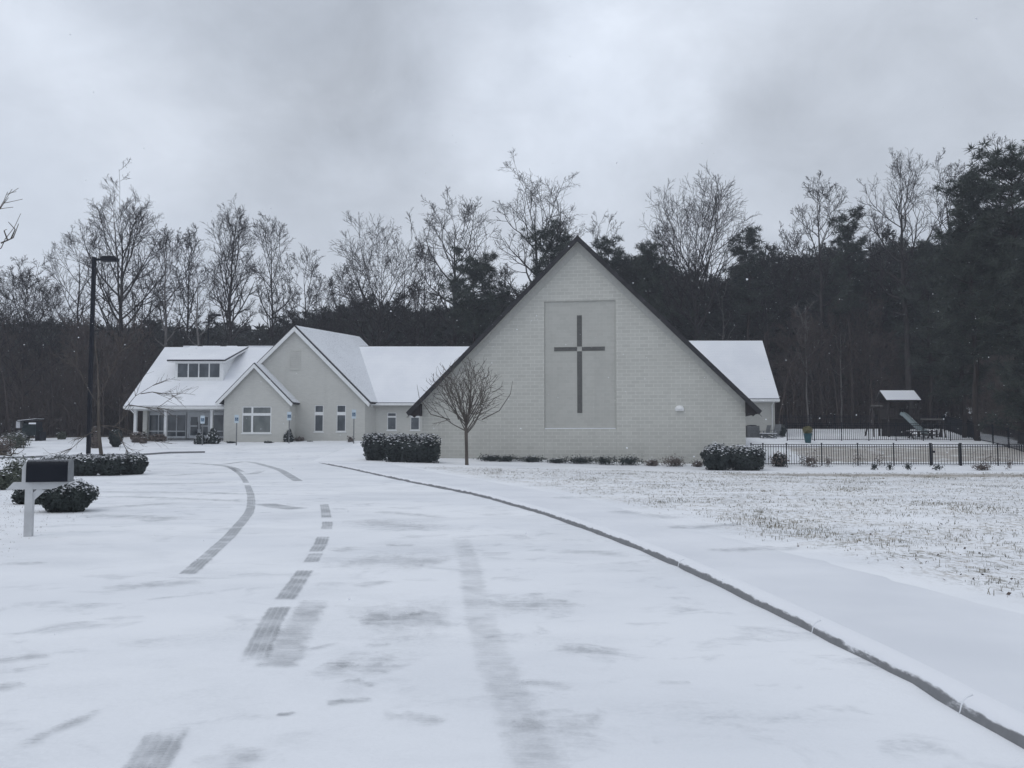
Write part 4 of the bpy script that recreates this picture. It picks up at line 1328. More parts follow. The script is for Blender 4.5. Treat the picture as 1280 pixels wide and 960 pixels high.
sign(295.2, 518.6, 558, 'wheelchair parking sign left of the window of the small gable', s1)
sign(361, 514.8, 555, 'wheelchair parking sign at the corner where the small gable meets the tall gable', s1)
sign(442, 512, 554, 'wheelchair parking sign right of the two tall narrow windows', s1)

# mailbox on its white post
mp = gnd(35.5, 671)
mb_l = gnd(8, 669)
def px_m(dx, Y): return dx * Y / F
t = thing('mailbox', 'black snow-dusted mailbox on a white wooden post with angled brace', 'mailbox', (mp.x, mp.y, mp.z), radians(13))
Y_ = mp.y
kx = Y_ / F * 1.003
zz = lambda py: at(40, py, Y_).z - mp.z
xx_ = lambda px: at(px, 600, Y_).x - mp.x
w = MB(); pw = 4.4 * kx
w.box(-pw, pw, -pw, pw, -0.4, zz(603))
w.build('post', M_POSTW, t, local=True)
w = MB()
xl_, xr_ = xx_(29.3), xx_(34.9)
w.prism([(xl_, zz(603) + 0.003), (xr_, zz(603) + 0.003), (xr_, zz(577)), (xr_ - 0.02, zz(577)), (xl_, zz(584))], -pw * 0.95, pw * 0.95)
w.build('upright_board', M_POSTW, t, local=True)
w = MB()
za_, zb2 = zz(611.5), zz(602.5)
w.prism([(xx_(12), za_), (xx_(62), za_), (xx_(86), zb2), (xx_(20), zb2)], -0.052, 0.052)
w.build('crossarm', M_POSTW, t, local=True)
w = MB(); w.bar((xx_(39), -0.0, zz(624)), (xx_(52), 0.0, zz(611)), 0.08, 0.09); w.build('brace', M_POSTW, t, local=True)
w = MB()
bx0, bx1 = xx_(35.2), xx_(84)
zl_, zh = zz(602.5) + 0.003, zz(574.5)
hw2 = 0.115
arch = [(-hw2, zl_)] + [(-hw2 * cos(a), zh - hw2 + hw2 * sin(a)) for a in [pi * i / 12 for i in range(13)]] + [(hw2, zl_)]
na = len(arch)
k = len(w.v)
for x in (bx0, bx1):
    w.v += [(x, yy, z) for yy, z in arch]
for i in range(na - 1): w.f.append((k + i, k + i + 1, k + na + i + 1, k + na + i)); w.m.append(0)
w.f.append((k + na - 1, k, k + na, k + 2 * na - 1)); w.m.append(0)
w.f.append(tuple(range(k, k + na))); w.m.append(0)
w.f.append(tuple(range(k + 2 * na - 1, k + na - 1, -1))); w.m.append(0)
m, n, b = new_mat('mailbox_black')
g = N(n, 'ShaderNodeNewGeometry'); ge = N(n, 'ShaderNodeSeparateXYZ'); link(n, g.outputs['Normal'], ge.inputs[0])
f = noise_node(n, wpos(n), 60, 4, 0.7)
k_ = mrange(n, mth(n, 'ADD', ge.outputs['Z'], mth(n, 'MULTIPLY', mth(n, 'SUBTRACT', f, 0.5), 0.9)), 0.62, 1.25, 0, 0.55)
link(n, mixc(n, k_, (0.010, 0.012, 0.018), (0.62, 0.64, 0.68)), b.inputs['Base Color'])
b.inputs['Roughness'].default_value = 0.5
b.inputs['Specular IOR Level'].default_value = 0.12
bo = w.build('box', m, t, local=True, smooth=False)
w = MB()
arch2 = [(-hw2 - 0.012, zl_ - 0.004)] + [(-(hw2 + 0.012) * cos(a), zh - hw2 + (hw2 + 0.012) * sin(a)) for a in [pi * i / 12 for i in range(13)]] + [(hw2 + 0.012, zl_ - 0.004)]
k = len(w.v)
for x in (bx1 - 0.012, bx1 + 0.016):
    w.v += [(x, yy, z) for yy, z in arch2]
for i in range(na - 1): w.f.append((k + i, k + i + 1, k + na + i + 1, k + na + i)); w.m.append(0)
w.f.append((k + na - 1, k, k + na, k + 2 * na - 1)); w.m.append(0)
w.f.append(tuple(range(k, k + na))); w.m.append(0); w.f.append(tuple(range(k + 2 * na - 1, k + na - 1, -1))); w.m.append(0)
w.build('door', M_GREY, bo, local=True)

# ------------------------------------------------------------------ shrubs
def shrub(name, label, cat, c, rx, ry, h, seed, n=2600, leaf=0.045, mats=(M_BOX, M_SNOW, M_BOXDK), taper=0.8, pw_=2.7, snow=0.55, group=None, lump=0.15, loose=0.11, core=True):
    rg = random.Random(seed)
    w = MB()
    cz_ = c[2] + h * 0.5
    def shape(d):
        r = 1.0 / (abs(d.x) ** pw_ + abs(d.y) ** pw_ + abs(d.z) ** pw_) ** (1 / pw_)
        r *= 1 + lump * mnoise.noise(Vector((d.x * 2.1 + seed, d.y * 2.1, d.z * 2.1))) * 1.6
        zf = d.z * r * 0.5 + 0.5
        tp = taper + (1 - taper) * min(1, max(0, zf / 0.55))
        return Vector((d.x * r * rx * tp, d.y * r * ry * tp, d.z * r * h * 0.5))
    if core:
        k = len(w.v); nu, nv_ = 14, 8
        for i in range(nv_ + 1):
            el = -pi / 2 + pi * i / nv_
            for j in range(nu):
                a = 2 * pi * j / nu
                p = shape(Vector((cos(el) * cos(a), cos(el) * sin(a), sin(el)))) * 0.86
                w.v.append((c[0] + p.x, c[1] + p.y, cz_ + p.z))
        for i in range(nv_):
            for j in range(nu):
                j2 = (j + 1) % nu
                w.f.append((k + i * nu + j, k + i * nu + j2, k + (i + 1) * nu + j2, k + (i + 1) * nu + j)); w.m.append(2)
    for i in range(n):
        d = Vector((rg.gauss(0, 1), rg.gauss(0, 1), rg.gauss(0, 1))).normalized()
        p = shape(d)
        p *= rg.uniform(0.86, 1.0 + loose) if core else rg.uniform(0.25, 1.0 + loose)
        if p.z < -h * 0.49: continue
        nrm = (d + Vector((rg.uniform(-1, 1), rg.uniform(-1, 1), rg.uniform(-0.6, 1))) * 0.7).normalized()
        l = leaf * rg.uniform(0.6, 1.4)
        u = nrm.cross(Vector((rg.uniform(-1, 1), rg.uniform(-1, 1), rg.uniform(-1, 1)))).normalized() * l
        v = nrm.cross(u).normalized() * l * 0.55
        zf = p.z / h + 0.5
        mi = 0
        pr = snow * sstep(0.55, 0.98, zf + 0.12 * mnoise.noise(p * 4)) * (0.35 + 0.65 * max(0, d.z))
        if rg.random() < pr:
            mi = 1
            u = Vector((u.x, u.y, u.z * 0.3)); v = Vector((v.x, v.y, v.z * 0.3)) * 1.4
            p = p * 1.02
        q = Vector((c[0], c[1], cz_)) + p
        w.poly([q - u, q - v, q + u, q + v], mi)
    o = w.build(name, list(mats), None, loc=(c[0], c[1], c[2]))
    return tag(o, label, cat, group)
def shrub_px(name, label, cat, x0, x1, yt, yb, seed, D=None, **k):
    p = gnd((x0 + x1) / 2, yb) if D is None else None
    if D is not None:
        q = at((x0 + x1) / 2, yb, D); p = Vector((q.x, D, ZG(q.x, D)))
    rx = (x1 - x0) / 2 * p.y / F
    D2 = p.y + rx * 0.55
    p = Vector((at((x0 + x1) / 2, yb, D2).x, D2, 0)); p.z = ZG(p.x, p.y) - 0.03
    h = at((x0 + x1) / 2, yt, D2).z - p.z
    rx = (x1 - x0) / 2 * p.y / F
    return shrub(name, label, cat, p, rx, k.pop('ry', rx * 0.9), h, seed, **k)
# left
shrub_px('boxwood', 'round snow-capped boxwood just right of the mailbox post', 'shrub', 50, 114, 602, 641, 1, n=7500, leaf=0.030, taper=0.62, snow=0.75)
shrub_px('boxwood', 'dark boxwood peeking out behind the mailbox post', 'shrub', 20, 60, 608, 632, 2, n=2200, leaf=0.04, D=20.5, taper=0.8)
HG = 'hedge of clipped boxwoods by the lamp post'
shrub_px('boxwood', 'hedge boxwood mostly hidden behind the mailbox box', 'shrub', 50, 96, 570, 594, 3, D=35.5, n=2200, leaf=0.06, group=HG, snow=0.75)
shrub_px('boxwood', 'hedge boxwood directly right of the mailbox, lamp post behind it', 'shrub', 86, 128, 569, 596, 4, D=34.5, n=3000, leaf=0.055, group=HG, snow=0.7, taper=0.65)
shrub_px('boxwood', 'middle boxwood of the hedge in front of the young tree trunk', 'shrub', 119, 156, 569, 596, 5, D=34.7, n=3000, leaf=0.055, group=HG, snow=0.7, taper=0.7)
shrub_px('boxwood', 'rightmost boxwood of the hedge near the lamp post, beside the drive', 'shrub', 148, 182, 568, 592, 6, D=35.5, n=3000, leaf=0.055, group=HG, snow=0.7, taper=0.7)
shrub_px('evergreen_shrub', 'ragged olive evergreen shrub left of the mailbox', 'shrub', 8, 38, 575, 603, 7, D=28, n=3400, leaf=0.045, mats=(M_PIERIS, M_SNOW, M_BOXDK), core=False, lump=0.5, loose=0.3, snow=0.5, taper=0.6)
shrub_px('evergreen_shrub', 'low broken evergreen shrub at the left edge below the lawn kerb', 'shrub', -12, 16, 588, 606, 8, D=26, n=2200, leaf=0.042, mats=(M_PIERIS, M_SNOW, M_BOXDK), core=False, lump=0.5, loose=0.35, snow=0.5, taper=0.6)
shrub_px('evergreen_shrub', 'sprawling olive shrub in front of the dark cart at the wood edge', 'shrub', 8, 34, 541, 552.5, 9, D=60, n=1800, leaf=0.075, mats=(M_PIERIS, M_SNOW, M_BOXDK), core=False, lump=0.4, loose=0.25, snow=0.55)
shrub_px('evergreen_shrub', 'snowy shrub at the far left edge beside the bent twigs', 'shrub', -8, 15, 549, 560, 10, D=54, n=1400, leaf=0.07, mats=(M_DEADLEAF, M_SNOW, M_BOXDK), core=False, lump=0.4, loose=0.3, snow=0.6)
shrub_px('evergreen_shrub', 'low olive shrub on the wood edge right of the dark cart', 'shrub', 72, 82, 539, 547, 11, D=70, n=260, leaf=0.12, mats=(M_PIERIS, M_SNOW, M_BOXDK), core=False, lump=0.3, loose=0.2, snow=0.3)
shrub_px('dark_bush', 'narrow dark bush between the lamp post and the young tree trunk', 'shrub', 113, 124, 535, 556, 12, D=60, n=900, leaf=0.09, mats=(M_DEADLEAF, M_SNOW, M_BOXDK), snow=0.1, taper=0.9)
shrub_px('dark_bush', 'dark rounded bush right of the young tree trunk near the porch', 'shrub', 137, 152, 538, 555, 13, D=61, n=1100, leaf=0.09, snow=0.12, taper=0.6)
shrub_px('dead_bush', 'snow-topped brown bush at the outer corner of the porch', 'shrub', 165, 181, 541, 553.5, 14, D=65.5, n=700, leaf=0.10, mats=(M_DEADLEAF, M_SNOW, M_BOXDK), snow=0.35, lump=0.3)
shrub_px('dead_bush', 'small round brown bush in front of the porch pier', 'shrub', 174, 183, 547, 556, 15, D=64.5, n=420, leaf=0.09, mats=(M_DEADLEAF, M_SNOW, M_BOXDK), snow=0.25)
for i, (a, c_) in enumerate(((186, 195), (193, 201), (199, 207))):
    shrub_px('dead_bush', ['reddish dead plant by the first porch window, nearest the pier', 'reddish dead plant in the middle under the first porch window', 'reddish dead plant by the first porch window, next to the white post'][i], 'plant', a, c_, 543.5, 551, 16 + i, D=66.9, n=260, leaf=0.10, mats=(M_DEADLEAF, M_SNOW, M_BOXDK), core=False, snow=0.15, lump=0.4, loose=0.3, group='dead plants along the porch')
def cone_shrub(label, x0, x1, yt, yb, seed, D):
    q = at((x0 + x1) / 2, yb, D); c = Vector((q.x, D, T(q.x, D) - 0.03))
    h = at(q.x, yt, D).z - c.z if False else at((x0 + x1) / 2, yt, D).z - c.z
    r = (x1 - x0) / 2 * D / F
    rg = random.Random(seed); w = MB()
    def rad(t): return r * min(1, 0.72 + t * 1.6) * (1 - t) ** 0.55 * 1.12 if t < 1 else 0
    w.lathe(c, [(rad(t) * 0.82 + 0.02, t * h * 0.95) for t in [i / 9 for i in range(10)]], 12, 2)
    for i in range(1300):
        t = rg.random() ** 1.3; a = rg.uniform(0, 2 * pi)
        rr_ = rad(t) * rg.uniform(0.85, 1.1) * (1 + 0.12 * sin(a * 3 + t * 9 + seed))
        p = c + Vector((cos(a) * rr_, sin(a) * rr_, t * h))
        d = Vector((cos(a), sin(a), 0.5))
        u = Vector((rg.uniform(-1, 1), rg.uniform(-1, 1), rg.uniform(0.2, 1.4))).normalized() * 0.11
        v = d.cross(u).normalized() * 0.045
        w.poly([p - u, p - v, p + u, p + v], 1 if rg.random() < 0.06 + 0.1 * t else 0)
    return tag(w.build('cone_evergreen', [M_BOX, M_SNOW, M_BOXDK], None, loc=tuple(c)), label, 'shrub', 'cone evergreens along the church wing')
cone_shrub('squat dark evergreen left of the first wheelchair sign at the entrance', 243.5, 256, 540.5, 557, 21, 64.0)
cone_shrub('fuller dark cone evergreen between the entrance doors and the small gable', 258, 274, 536, 557, 22, 64.4)
cone_shrub('slim pointed evergreen behind the sign where the two gables meet', 354, 366, 535, 554.5, 23, 66.2)
shrub_px('dead_bush', 'tiny dark plant at the left corner of the small gable', 'plant', 284, 293, 552, 557, 24, D=64.8, n=160, leaf=0.09, core=False, snow=0.3, loose=0.3)
shrub_px('dead_bush', 'tiny dark plant under the window of the small gable', 'plant', 331, 341, 552, 556.5, 25, D=65.0, n=160, leaf=0.09, core=False, snow=0.4, loose=0.3)
shrub_px('dead_bush', 'wispy brown bush beside the slim evergreen on the tall gable wall', 'plant', 367, 380, 546, 554, 26, D=67, n=260, leaf=0.07, mats=(M_DEADLEAF, M_SNOW, M_BOXDK), core=False, snow=0.1, loose=0.3)
shrub_px('dead_bush', 'flat dark plant in the snow under the tall gable windows', 'plant', 384, 391, 552, 554.5, 27, D=66.8, n=90, leaf=0.08, core=False, snow=0.2, loose=0.3)
shrub_px('dead_bush', 'wispy brown plant at the foot of the rightmost wheelchair sign', 'plant', 434, 442, 546, 554, 28, D=66, n=180, leaf=0.07, mats=(M_DEADLEAF, M_SNOW, M_BOXDK), core=False, snow=0.1, loose=0.3)
# hedge left of the big gable
HB = 'boxwoods at the left corner of the big gable'
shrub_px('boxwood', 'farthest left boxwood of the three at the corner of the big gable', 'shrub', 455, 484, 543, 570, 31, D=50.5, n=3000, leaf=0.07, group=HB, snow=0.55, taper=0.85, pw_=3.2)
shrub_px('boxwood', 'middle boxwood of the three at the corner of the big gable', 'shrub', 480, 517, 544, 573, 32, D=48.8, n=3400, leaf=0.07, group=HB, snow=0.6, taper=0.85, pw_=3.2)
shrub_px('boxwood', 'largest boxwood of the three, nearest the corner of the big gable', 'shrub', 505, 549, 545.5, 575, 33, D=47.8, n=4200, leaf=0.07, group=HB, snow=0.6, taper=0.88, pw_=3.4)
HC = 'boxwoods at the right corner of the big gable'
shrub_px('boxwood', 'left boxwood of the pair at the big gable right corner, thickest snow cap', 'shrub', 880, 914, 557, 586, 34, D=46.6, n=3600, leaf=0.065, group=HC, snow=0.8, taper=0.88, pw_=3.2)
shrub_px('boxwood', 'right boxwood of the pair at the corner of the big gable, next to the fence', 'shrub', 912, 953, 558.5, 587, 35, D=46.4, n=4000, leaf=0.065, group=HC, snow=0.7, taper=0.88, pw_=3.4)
# low plants along the big wall
LOWP = [(605, 630, 571.0, 578, 'wide low dark plant right of the bare tree on the big gable wall', 0), (626, 648, 571.5, 578.5, 'low dark plant second from the bare tree on the big gable wall', 0),
        (653, 681, 572, 579, 'snow-flecked low plant left of the cross panel joint', 0), (689, 708, 574.5, 579.5, 'thin nearly buried plant below the left half of the cross', 0),
        (711, 742, 571.5, 580.5, 'broad snowy plant right below the cross', 0), (745, 768, 571.5, 581, 'rounded snowy plant just right of the cross', 0),
        (772, 800, 571, 582, 'dense dark low plant with ragged top under the right panel joint', 0), (808, 822, 575, 582, 'small brown plant between two larger ones on the big wall', 1),
        (831, 854, 571, 583, 'round brown-grey plant below the wall light', 1), (866, 876, 577, 584, 'tiny plant just left of the snow-topped boxwood pair', 1)]
for i, (a, c_, yt, yb, lb, br) in enumerate(LOWP):
    s_ = sp_at((a + c_) / 2, yb)[0]
    X, Yf = loc2w(s_, -1.1)
    w_ = (c_ - a) / 2 * Yf / F
    c = Vector((X, Yf, T(X, Yf) - 0.02))
    h = (yb - yt) * Yf / F * 0.95 + 0.03
    shrub('low_shrub', lb, 'plant', c, w_, min(w_, 0.45), h, 40 + i, n=int(700 + 900 * w_), leaf=0.045, mats=((M_DEADLEAF if br else M_BOX), M_SNOW, M_DEADLEAF), snow=0.5, lump=0.5, loose=0.4, core=False, taper=0.9, group='low plants along the big gable wall')

# ------------------------------------------------------------------ fences
def fence(name, label, pts, h, post_step=2.1, post_px=None, picket=0.135, thick=(), pr=0.026):
    root = thing(name, label, 'fence', (pts[0][0], pts[0][1], ZG(*pts[0])))
    rail = MB()
    P = []
    for a, c in zip(pts, pts[1:]):
        L_ = sqrt((c[0] - a[0]) ** 2 + (c[1] - a[1]) ** 2)
        if post_px is None:
            n_ = max(1, round(L_ / post_step))
            seg = [(a[0] + (c[0] - a[0]) * i / n_, a[1] + (c[1] - a[1]) * i / n_) for i in range(n_ + 1)]
        else:
            seg = [a] + [(x, a[1] + (c[1] - a[1]) * (x - a[0]) / (c[0] - a[0])) for x in post_px] + [c]
        P += seg if not P else seg[1:]
    for i, (x, y) in enumerate(P):
        w = MB(); r_ = 0.05 if i in thick else 0.028
        z = ZG(x, y)
        w.box(x - r_, x + r_, y - r_, y + r_, z - 0.3, z + h + 0.05)
        w.box(x - r_ - 0.012, x + r_ + 0.012, y - r_ - 0.012, y + r_ + 0.012, z + h + 0.05, z + h + 0.085)
        w.build('post', M_FENCE, root)
    for (x0_, y0_), (x1_, y1_) in zip(P, P[1:]):
        pk = MB()
        z0_, z1_ = ZG(x0_, y0_), ZG(x1_, y1_)
        for dz in (0.10, h - 0.13, h):
            pk.bar((x0_, y0_, z0_ + dz), (x1_, y1_, z1_ + dz), 0.028, 0.035)
        L_ = sqrt((x1_ - x0_) ** 2 + (y1_ - y0_) ** 2)
        n_ = max(2, int(L_ / picket))
        for k in range(1, n_):
            t_ = k / n_
            x, y = x0_ + (x1_ - x0_) * t_, y0_ + (y1_ - y0_) * t_
            z = z0_ + (z1_ - z0_) * t_
            pk.box(x - pr / 2, x + pr / 2, y - 0.009, y + 0.009, z + 0.05, z + h - 0.02)
        pk.build('picket_panel', M_FENCE, root)
    return root
YF = 49.3
fx = [at(p, 560, YF).x for p in (953.7, 983, 1027, 1072, 1117, 1163)]
cornerR = loc2w(cx + HW + 0.05, 1.2)
fence('picket_fence', 'black metal fence from the corner of the big gable to the gate', [(cornerR[0], YF), (fx[-1], YF)], 1.2, post_px=fx[:-1], thick=(6,))
fx2 = [at(p, 560, YF).x for p in (1200.5, 1247, 1292, 1337)]
fence('picket_fence', 'black metal fence right of the gate along the playground lawn', [(fx2[0], YF), (fx2[-1], YF)], 1.2, post_px=fx2[1:-1], thick=(0,))
gt = thing('fence_gate', 'black metal gate between two thicker posts in the front fence', 'gate', ((fx[-1] + fx2[0]) / 2, YF, ZG((fx[-1] + fx2[0]) / 2, YF)))
gx0, gx1 = fx[-1] + 0.09, fx2[0] - 0.09
gz = ZG((gx0 + gx1) / 2, YF)
w = MB()
for dz in (0.08, 1.05, 1.2): w.bar((gx0, YF, gz + dz), (gx1, YF, gz + dz), 0.03, 0.04)
for x in (gx0 + 0.02, gx1 - 0.02): w.box(x - 0.02, x + 0.02, YF - 0.021, YF + 0.021, gz + 0.03, gz + 1.24)
w.build('gate_frame', M_FENCE, gt)
w = MB(); n_ = int((gx1 - gx0) / 0.155)
for k in range(1, n_):
    x = gx0 + (gx1 - gx0) * k / n_
    w.box(x - 0.009, x + 0.009, YF - 0.0085, YF + 0.0085, gz + 0.06, gz + 1.19)
w.build('picket_panel', M_FENCE, gt)
w = MB(); w.box(gx0 + 0.04, gx0 + 0.16, YF - 0.04, YF - 0.0215, gz + 0.72, gz + 0.84); w.build('latch', M_BLACK, gt)
YBK = 60.0
fence('picket_fence', 'black metal fence across the middle of the lawn, behind the teal planter', [(at(984, 545, YBK).x, YBK), (at(1222, 545, YBK).x, YBK)], 1.2, 1.8)
cornB = (at(1222, 545, YBK).x + 0.08, YBK + 0.05)
fence('picket_fence', 'black metal side fence climbing away along the right of the playground', [(fx2[-1] - 0.25, YF + 0.15), cornB, (38.2, 76.4)], 1.25, 2.0)
fence('picket_fence', 'farthest black fence at the foot of the woods behind the play tower', [(22.0, 77), (38.1, 77)], 1.2, 2.2)

# ------------------------------------------------------------------ playground and patio things
def place(px, py, D):
    q = at(px, py, D); return (q.x, D, ZG(q.x, D))
D = 66.0
pc = place(1124, 546, D)
ps = thing('play_tower', 'dark wooden play tower with snowy roof and pale teal slide', 'playset', pc)
hwp = 1.15
for sx in (-1, 1):
    for sy in (-1, 1):
        w = MB(); w.box(sx * hwp - 0.06, sx * hwp + 0.06, sy * 0.8 - 0.06, sy * 0.8 + 0.06, -0.3, 2.75); w.build('post', M_WOOD, ps, local=True)
w = MB(); w.box(-hwp, hwp, -0.85, 0.85, 1.35, 1.47); w.build('deck', M_WOOD, ps, local=True)
w = MB()
for x in [-hwp + 0.12 + i * 0.17 for i in range(14)]:
    if -0.35 < x < 0.45: continue
    w.box(x - 0.065, x + 0.065, -0.82, -0.78, 1.47, 2.15)
    w.box(x - 0.065, x + 0.065, 0.78, 0.82, 1.47, 2.15)
for y_ in [-0.7 + i * 0.17 for i in range(9)]:
    w.box(-hwp - 0.02, -hwp + 0.02, y_ - 0.065, y_ + 0.065, 1.47, 2.15)
    w.box(hwp - 0.02, hwp + 0.02, y_ - 0.065, y_ + 0.065, 1.47, 2.15)
w.build('railing_boards', M_WOOD, ps, local=True)
w = MB()
for x in [-hwp + 0.1 + i * 0.16 for i in range(14)]: w.box(x - 0.075, x + 0.075, 0.5, 0.54, 0.0, 1.35)
w.build('back_boards', M_WOOD, ps, local=True)
w = MB()
w.slab([(-1.35, -1.05, 2.72), (1.3, -1.05, 2.72), (1.25, 0, 3.48), (-1.4, 0, 3.48)], 0.06)
w.slab([(-1.35, 1.05, 2.72), (1.3, 1.05, 2.72), (1.25, 0, 3.48), (-1.4, 0, 3.48)], 0.06)
pr_ = w.build('roof', M_WOOD, ps, local=True)
w = MB()
w.slab([(-1.33, -1.03, 2.78), (1.28, -1.03, 2.78), (1.23, 0, 3.54), (-1.38, 0, 3.54)], 0.05)
w.slab([(-1.33, 1.03, 2.78), (1.28, 1.03, 2.78), (1.23, 0, 3.54), (-1.38, 0, 3.54)], 0.05)
w.build('roof_snow', M_RSNOW, pr_, local=True)
w = MB()
cs = [(-0.15, -0.86, 1.66), (0.0, -1.1, 1.52), (0.35, -1.75, 0.85), (0.62, -2.3, 0.36), (0.80, -2.7, 0.22)]
for (a, c_) in zip(cs, cs[1:]):
    a, c_ = Vector(a), Vector(c_)
    d = (c_ - a); sd = Vector((d.y, -d.x, 0)).normalized() * -0.16
    w.slab([a - sd, a + sd, c_ + sd, c_ - sd], 0.05)
    for e in (-1, 1): w.bar(a + sd * e + Vector((0, 0, .1)), c_ + sd * e + Vector((0, 0, .1)), 0.06, 0.24)
w.build('slide', M_SLIDE, ps, local=True)
w = MB(); w.box(-2.1, -1.21, -0.07, 0.07, 2.30, 2.42); w.build('swing_beam', M_WOODP, ps, local=True)
w = MB(); w.bar((-2.0, 0, 2.3), (-2.3, -0.9, -0.2), 0.09, 0.09); w.bar((-2.0, 0, 2.3), (-2.3, 0.9, -0.2), 0.09, 0.09); w.build('swing_leg', M_WOOD, ps, local=True)
w = MB(); w.box(1.2, 1.75, -0.06, 0.06, 2.1, 2.2); w.build('side_beam', M_WOODP, ps, local=True)
w = MB()
for i in range(6): w.box(1.0 + i * 0.13 * 0.6 + 0.2, 1.08 + i * 0.0468 + 0.24, -0.3, 0.3, 1.2 - i * 0.22, 1.27 - i * 0.22)
w.bar((1.2, -0.32, 1.4), (1.75, -0.32, -0.1), 0.06, 0.1); w.bar((1.2, 0.32, 1.4), (1.75, 0.32, -0.1), 0.06, 0.1)
w.build('ladder', M_WOOD, ps, local=True)

pc = place(1150, 547, 62.8)
t = thing('picnic_table', 'dark low picnic table with snow patches below the teal slide', 'table', pc)
w = MB(); w.box(-0.95, 0.95, -0.38, 0.38, 0.46, 0.53); w.build('tabletop', M_WOOD, t, local=True)
for yb_ in (-0.72, 0.72):
    w = MB(); w.box(-0.95, 0.95, yb_ - 0.13, yb_ + 0.13, 0.25, 0.30); w.build('bench', M_WOOD, t, local=True)
for sx in (-0.7, 0.7):
    w = MB(); w.bar((sx, -0.6, -0.1), (sx, 0.2, 0.46), 0.06, 0.1); w.bar((sx + 0.07, 0.6, -0.1), (sx + 0.07, -0.2, 0.46), 0.06, 0.1); w.box(sx - 0.03, sx + 0.03, -0.8, 0.8, 0.18, 0.248)
    w.build('leg', M_WOOD, t, local=True)
w = MB(); w.box(-0.9, -0.05, -0.3, 0.2, 0.533, 0.56); w.build('snow_patch', M_SNOW, t, local=True)

pc = place(1171, 547, 64.5)
t = thing('climbing_frame', 'dark climbing frame with long top beam right of the play tower', 'playset', pc)
for x in (-0.35, 0.0, 0.35, ):
    w = MB(); w.box(x - 0.06, x + 0.06, -0.06, 0.06, -0.2, 0.55); w.build('short_post', M_WOOD, t, local=True)
w = MB(); w.box(-1.15, 0.55, -0.08, 0.08, 1.30, 1.42); w.build('top_beam', M_WOODP, t, local=True)
for x in (-1.1, 0.5):
    w = MB(); w.bar((x, 0, 1.3), (x - 0.1, -0.55, -0.2), 0.09, 0.09); w.bar((x, 0.0, 1.3), (x - 0.1, 0.55, -0.2), 0.09, 0.09); w.build('leg', M_WOOD, t, local=True)
w = MB()
for i in range(5): w.box(-0.9 + i * 0.28, -0.85 + i * 0.28, -0.4, 0.4, 1.24, 1.29)
w.build('rung', M_WOOD, t, local=True)

pg = gnd(1010, 553.5)
t = thing('planter', 'glazed teal pot holding a yellow-green shrub on the snowy lawn', 'planter', (pg.x, pg.y, pg.z - 0.02))
sc_ = pg.y / F
w = MB(); w.lathe((0, 0, 0), [(3.0 * sc_, 0), (3.4 * sc_, 0.5 * sc_), (4.4 * sc_, 6 * sc_), (5.0 * sc_, 10.5 * sc_), (5.4 * sc_, 10.8 * sc_), (5.4 * sc_, 12 * sc_), (4.6 * sc_, 12 * sc_), (4.4 * sc_, 11 * sc_), (0.2, 10.6 * sc_)], 18)
w.build('pot', M_TEAL, t, local=True, smooth=False)
rg = random.Random(5); w = MB()
for i in range(800):
    d = Vector((rg.gauss(0, 1), rg.gauss(0, 1), rg.gauss(0, 1))).normalized() * rg.uniform(0.3, 1)
    p = Vector((d.x * 6.2 * sc_, d.y * 6.2 * sc_, 16.0 * sc_ + d.z * 5.0 * sc_))
    u = Vector((rg.uniform(-1, 1), rg.uniform(-1, 1), rg.uniform(0, 1.5))).normalized() * 0.07
    v = u.cross(Vector((rg.uniform(-1, 1), rg.uniform(-1, 1), rg.uniform(-1, 1)))).normalized() * 0.035
    w.poly([p - u, p - v, p + u, p + v])
w.tube([(0, 0, 10.5 * sc_), (0, 0, 15 * sc_)], [0.04, 0.02], 6)
w.build('foliage', M_YELLOW, t, local=True)

def lawn_chair(label, px, D, rz, first=None):
    p = place(px, 546, D)
    if first: return dup(first, p, rz, label, 'lawn chairs on the patio')
    t = thing('lawn_chair', label, 'chair', p, rz, 'lawn chairs on the patio')
    w = MB()
    for i in range(4): w.bar((-0.27 + i * 0.18, 0.25, 0.3), (-0.27 + i * 0.18 * 1.0, 0.42, 0.98), 0.15, 0.025)
    w.build('backrest', M_GREY, t, local=True)
    w = MB(); w.slab([(-0.3, -0.3, 0.36), (0.3, -0.3, 0.36), (0.3, 0.3, 0.27), (-0.3, 0.3, 0.27)], 0.03); w.build('seat', M_GREY, t, local=True)
    for sx in (-1, 1):
        w = MB(); w.box(sx * 0.37 - 0.07, sx * 0.37 + 0.07, -0.38, 0.4, 0.52, 0.55); w.build('armrest', M_GREY, t, local=True)
        w = MB(); w.box(sx * 0.36 - 0.02, sx * 0.36 + 0.02, -0.34, -0.24, -0.05, 0.52); w.build('leg', M_GREY, t, local=True)
        w = MB(); w.bar((sx * 0.33, -0.3, 0.3), (sx * 0.33, 0.62, -0.03), 0.04, 0.1); w.build('leg', M_GREY, t, local=True)
    return t
c1 = lawn_chair('grey slatted lawn chair on the patio, facing left beside the snowy table', 956, 63.5, radians(-78))
c1.scale = (0.86, 0.86, 0.95)
lawn_chair('grey slatted lawn chair nearest the downspout of the rear hall', 967.5, 64.5, radians(-65), c1)
p = place(960.5, 547, 62.8)
t = thing('patio_table', 'low patio table under a white layer of snow between two lawn chairs', 'table', p)
w = MB(); w.box(-0.55, 0.55, -0.35, 0.35, 0.30, 0.34); w.build('tabletop', M_GREY, t, local=True)
for sx in (-1, 1):
    for sy in (-1, 1):
        w = MB(); w.box(sx * 0.48 - 0.03, sx * 0.48 + 0.03, sy * 0.28 - 0.03, sy * 0.28 + 0.03, -0.1, 0.3); w.build('leg', M_GREY, t, local=True)
w = MB(); w.box(-0.54, 0.54, -0.34, 0.34, 0.342, 0.385); w.build('snow_layer', M_SNOW, t, local=True)
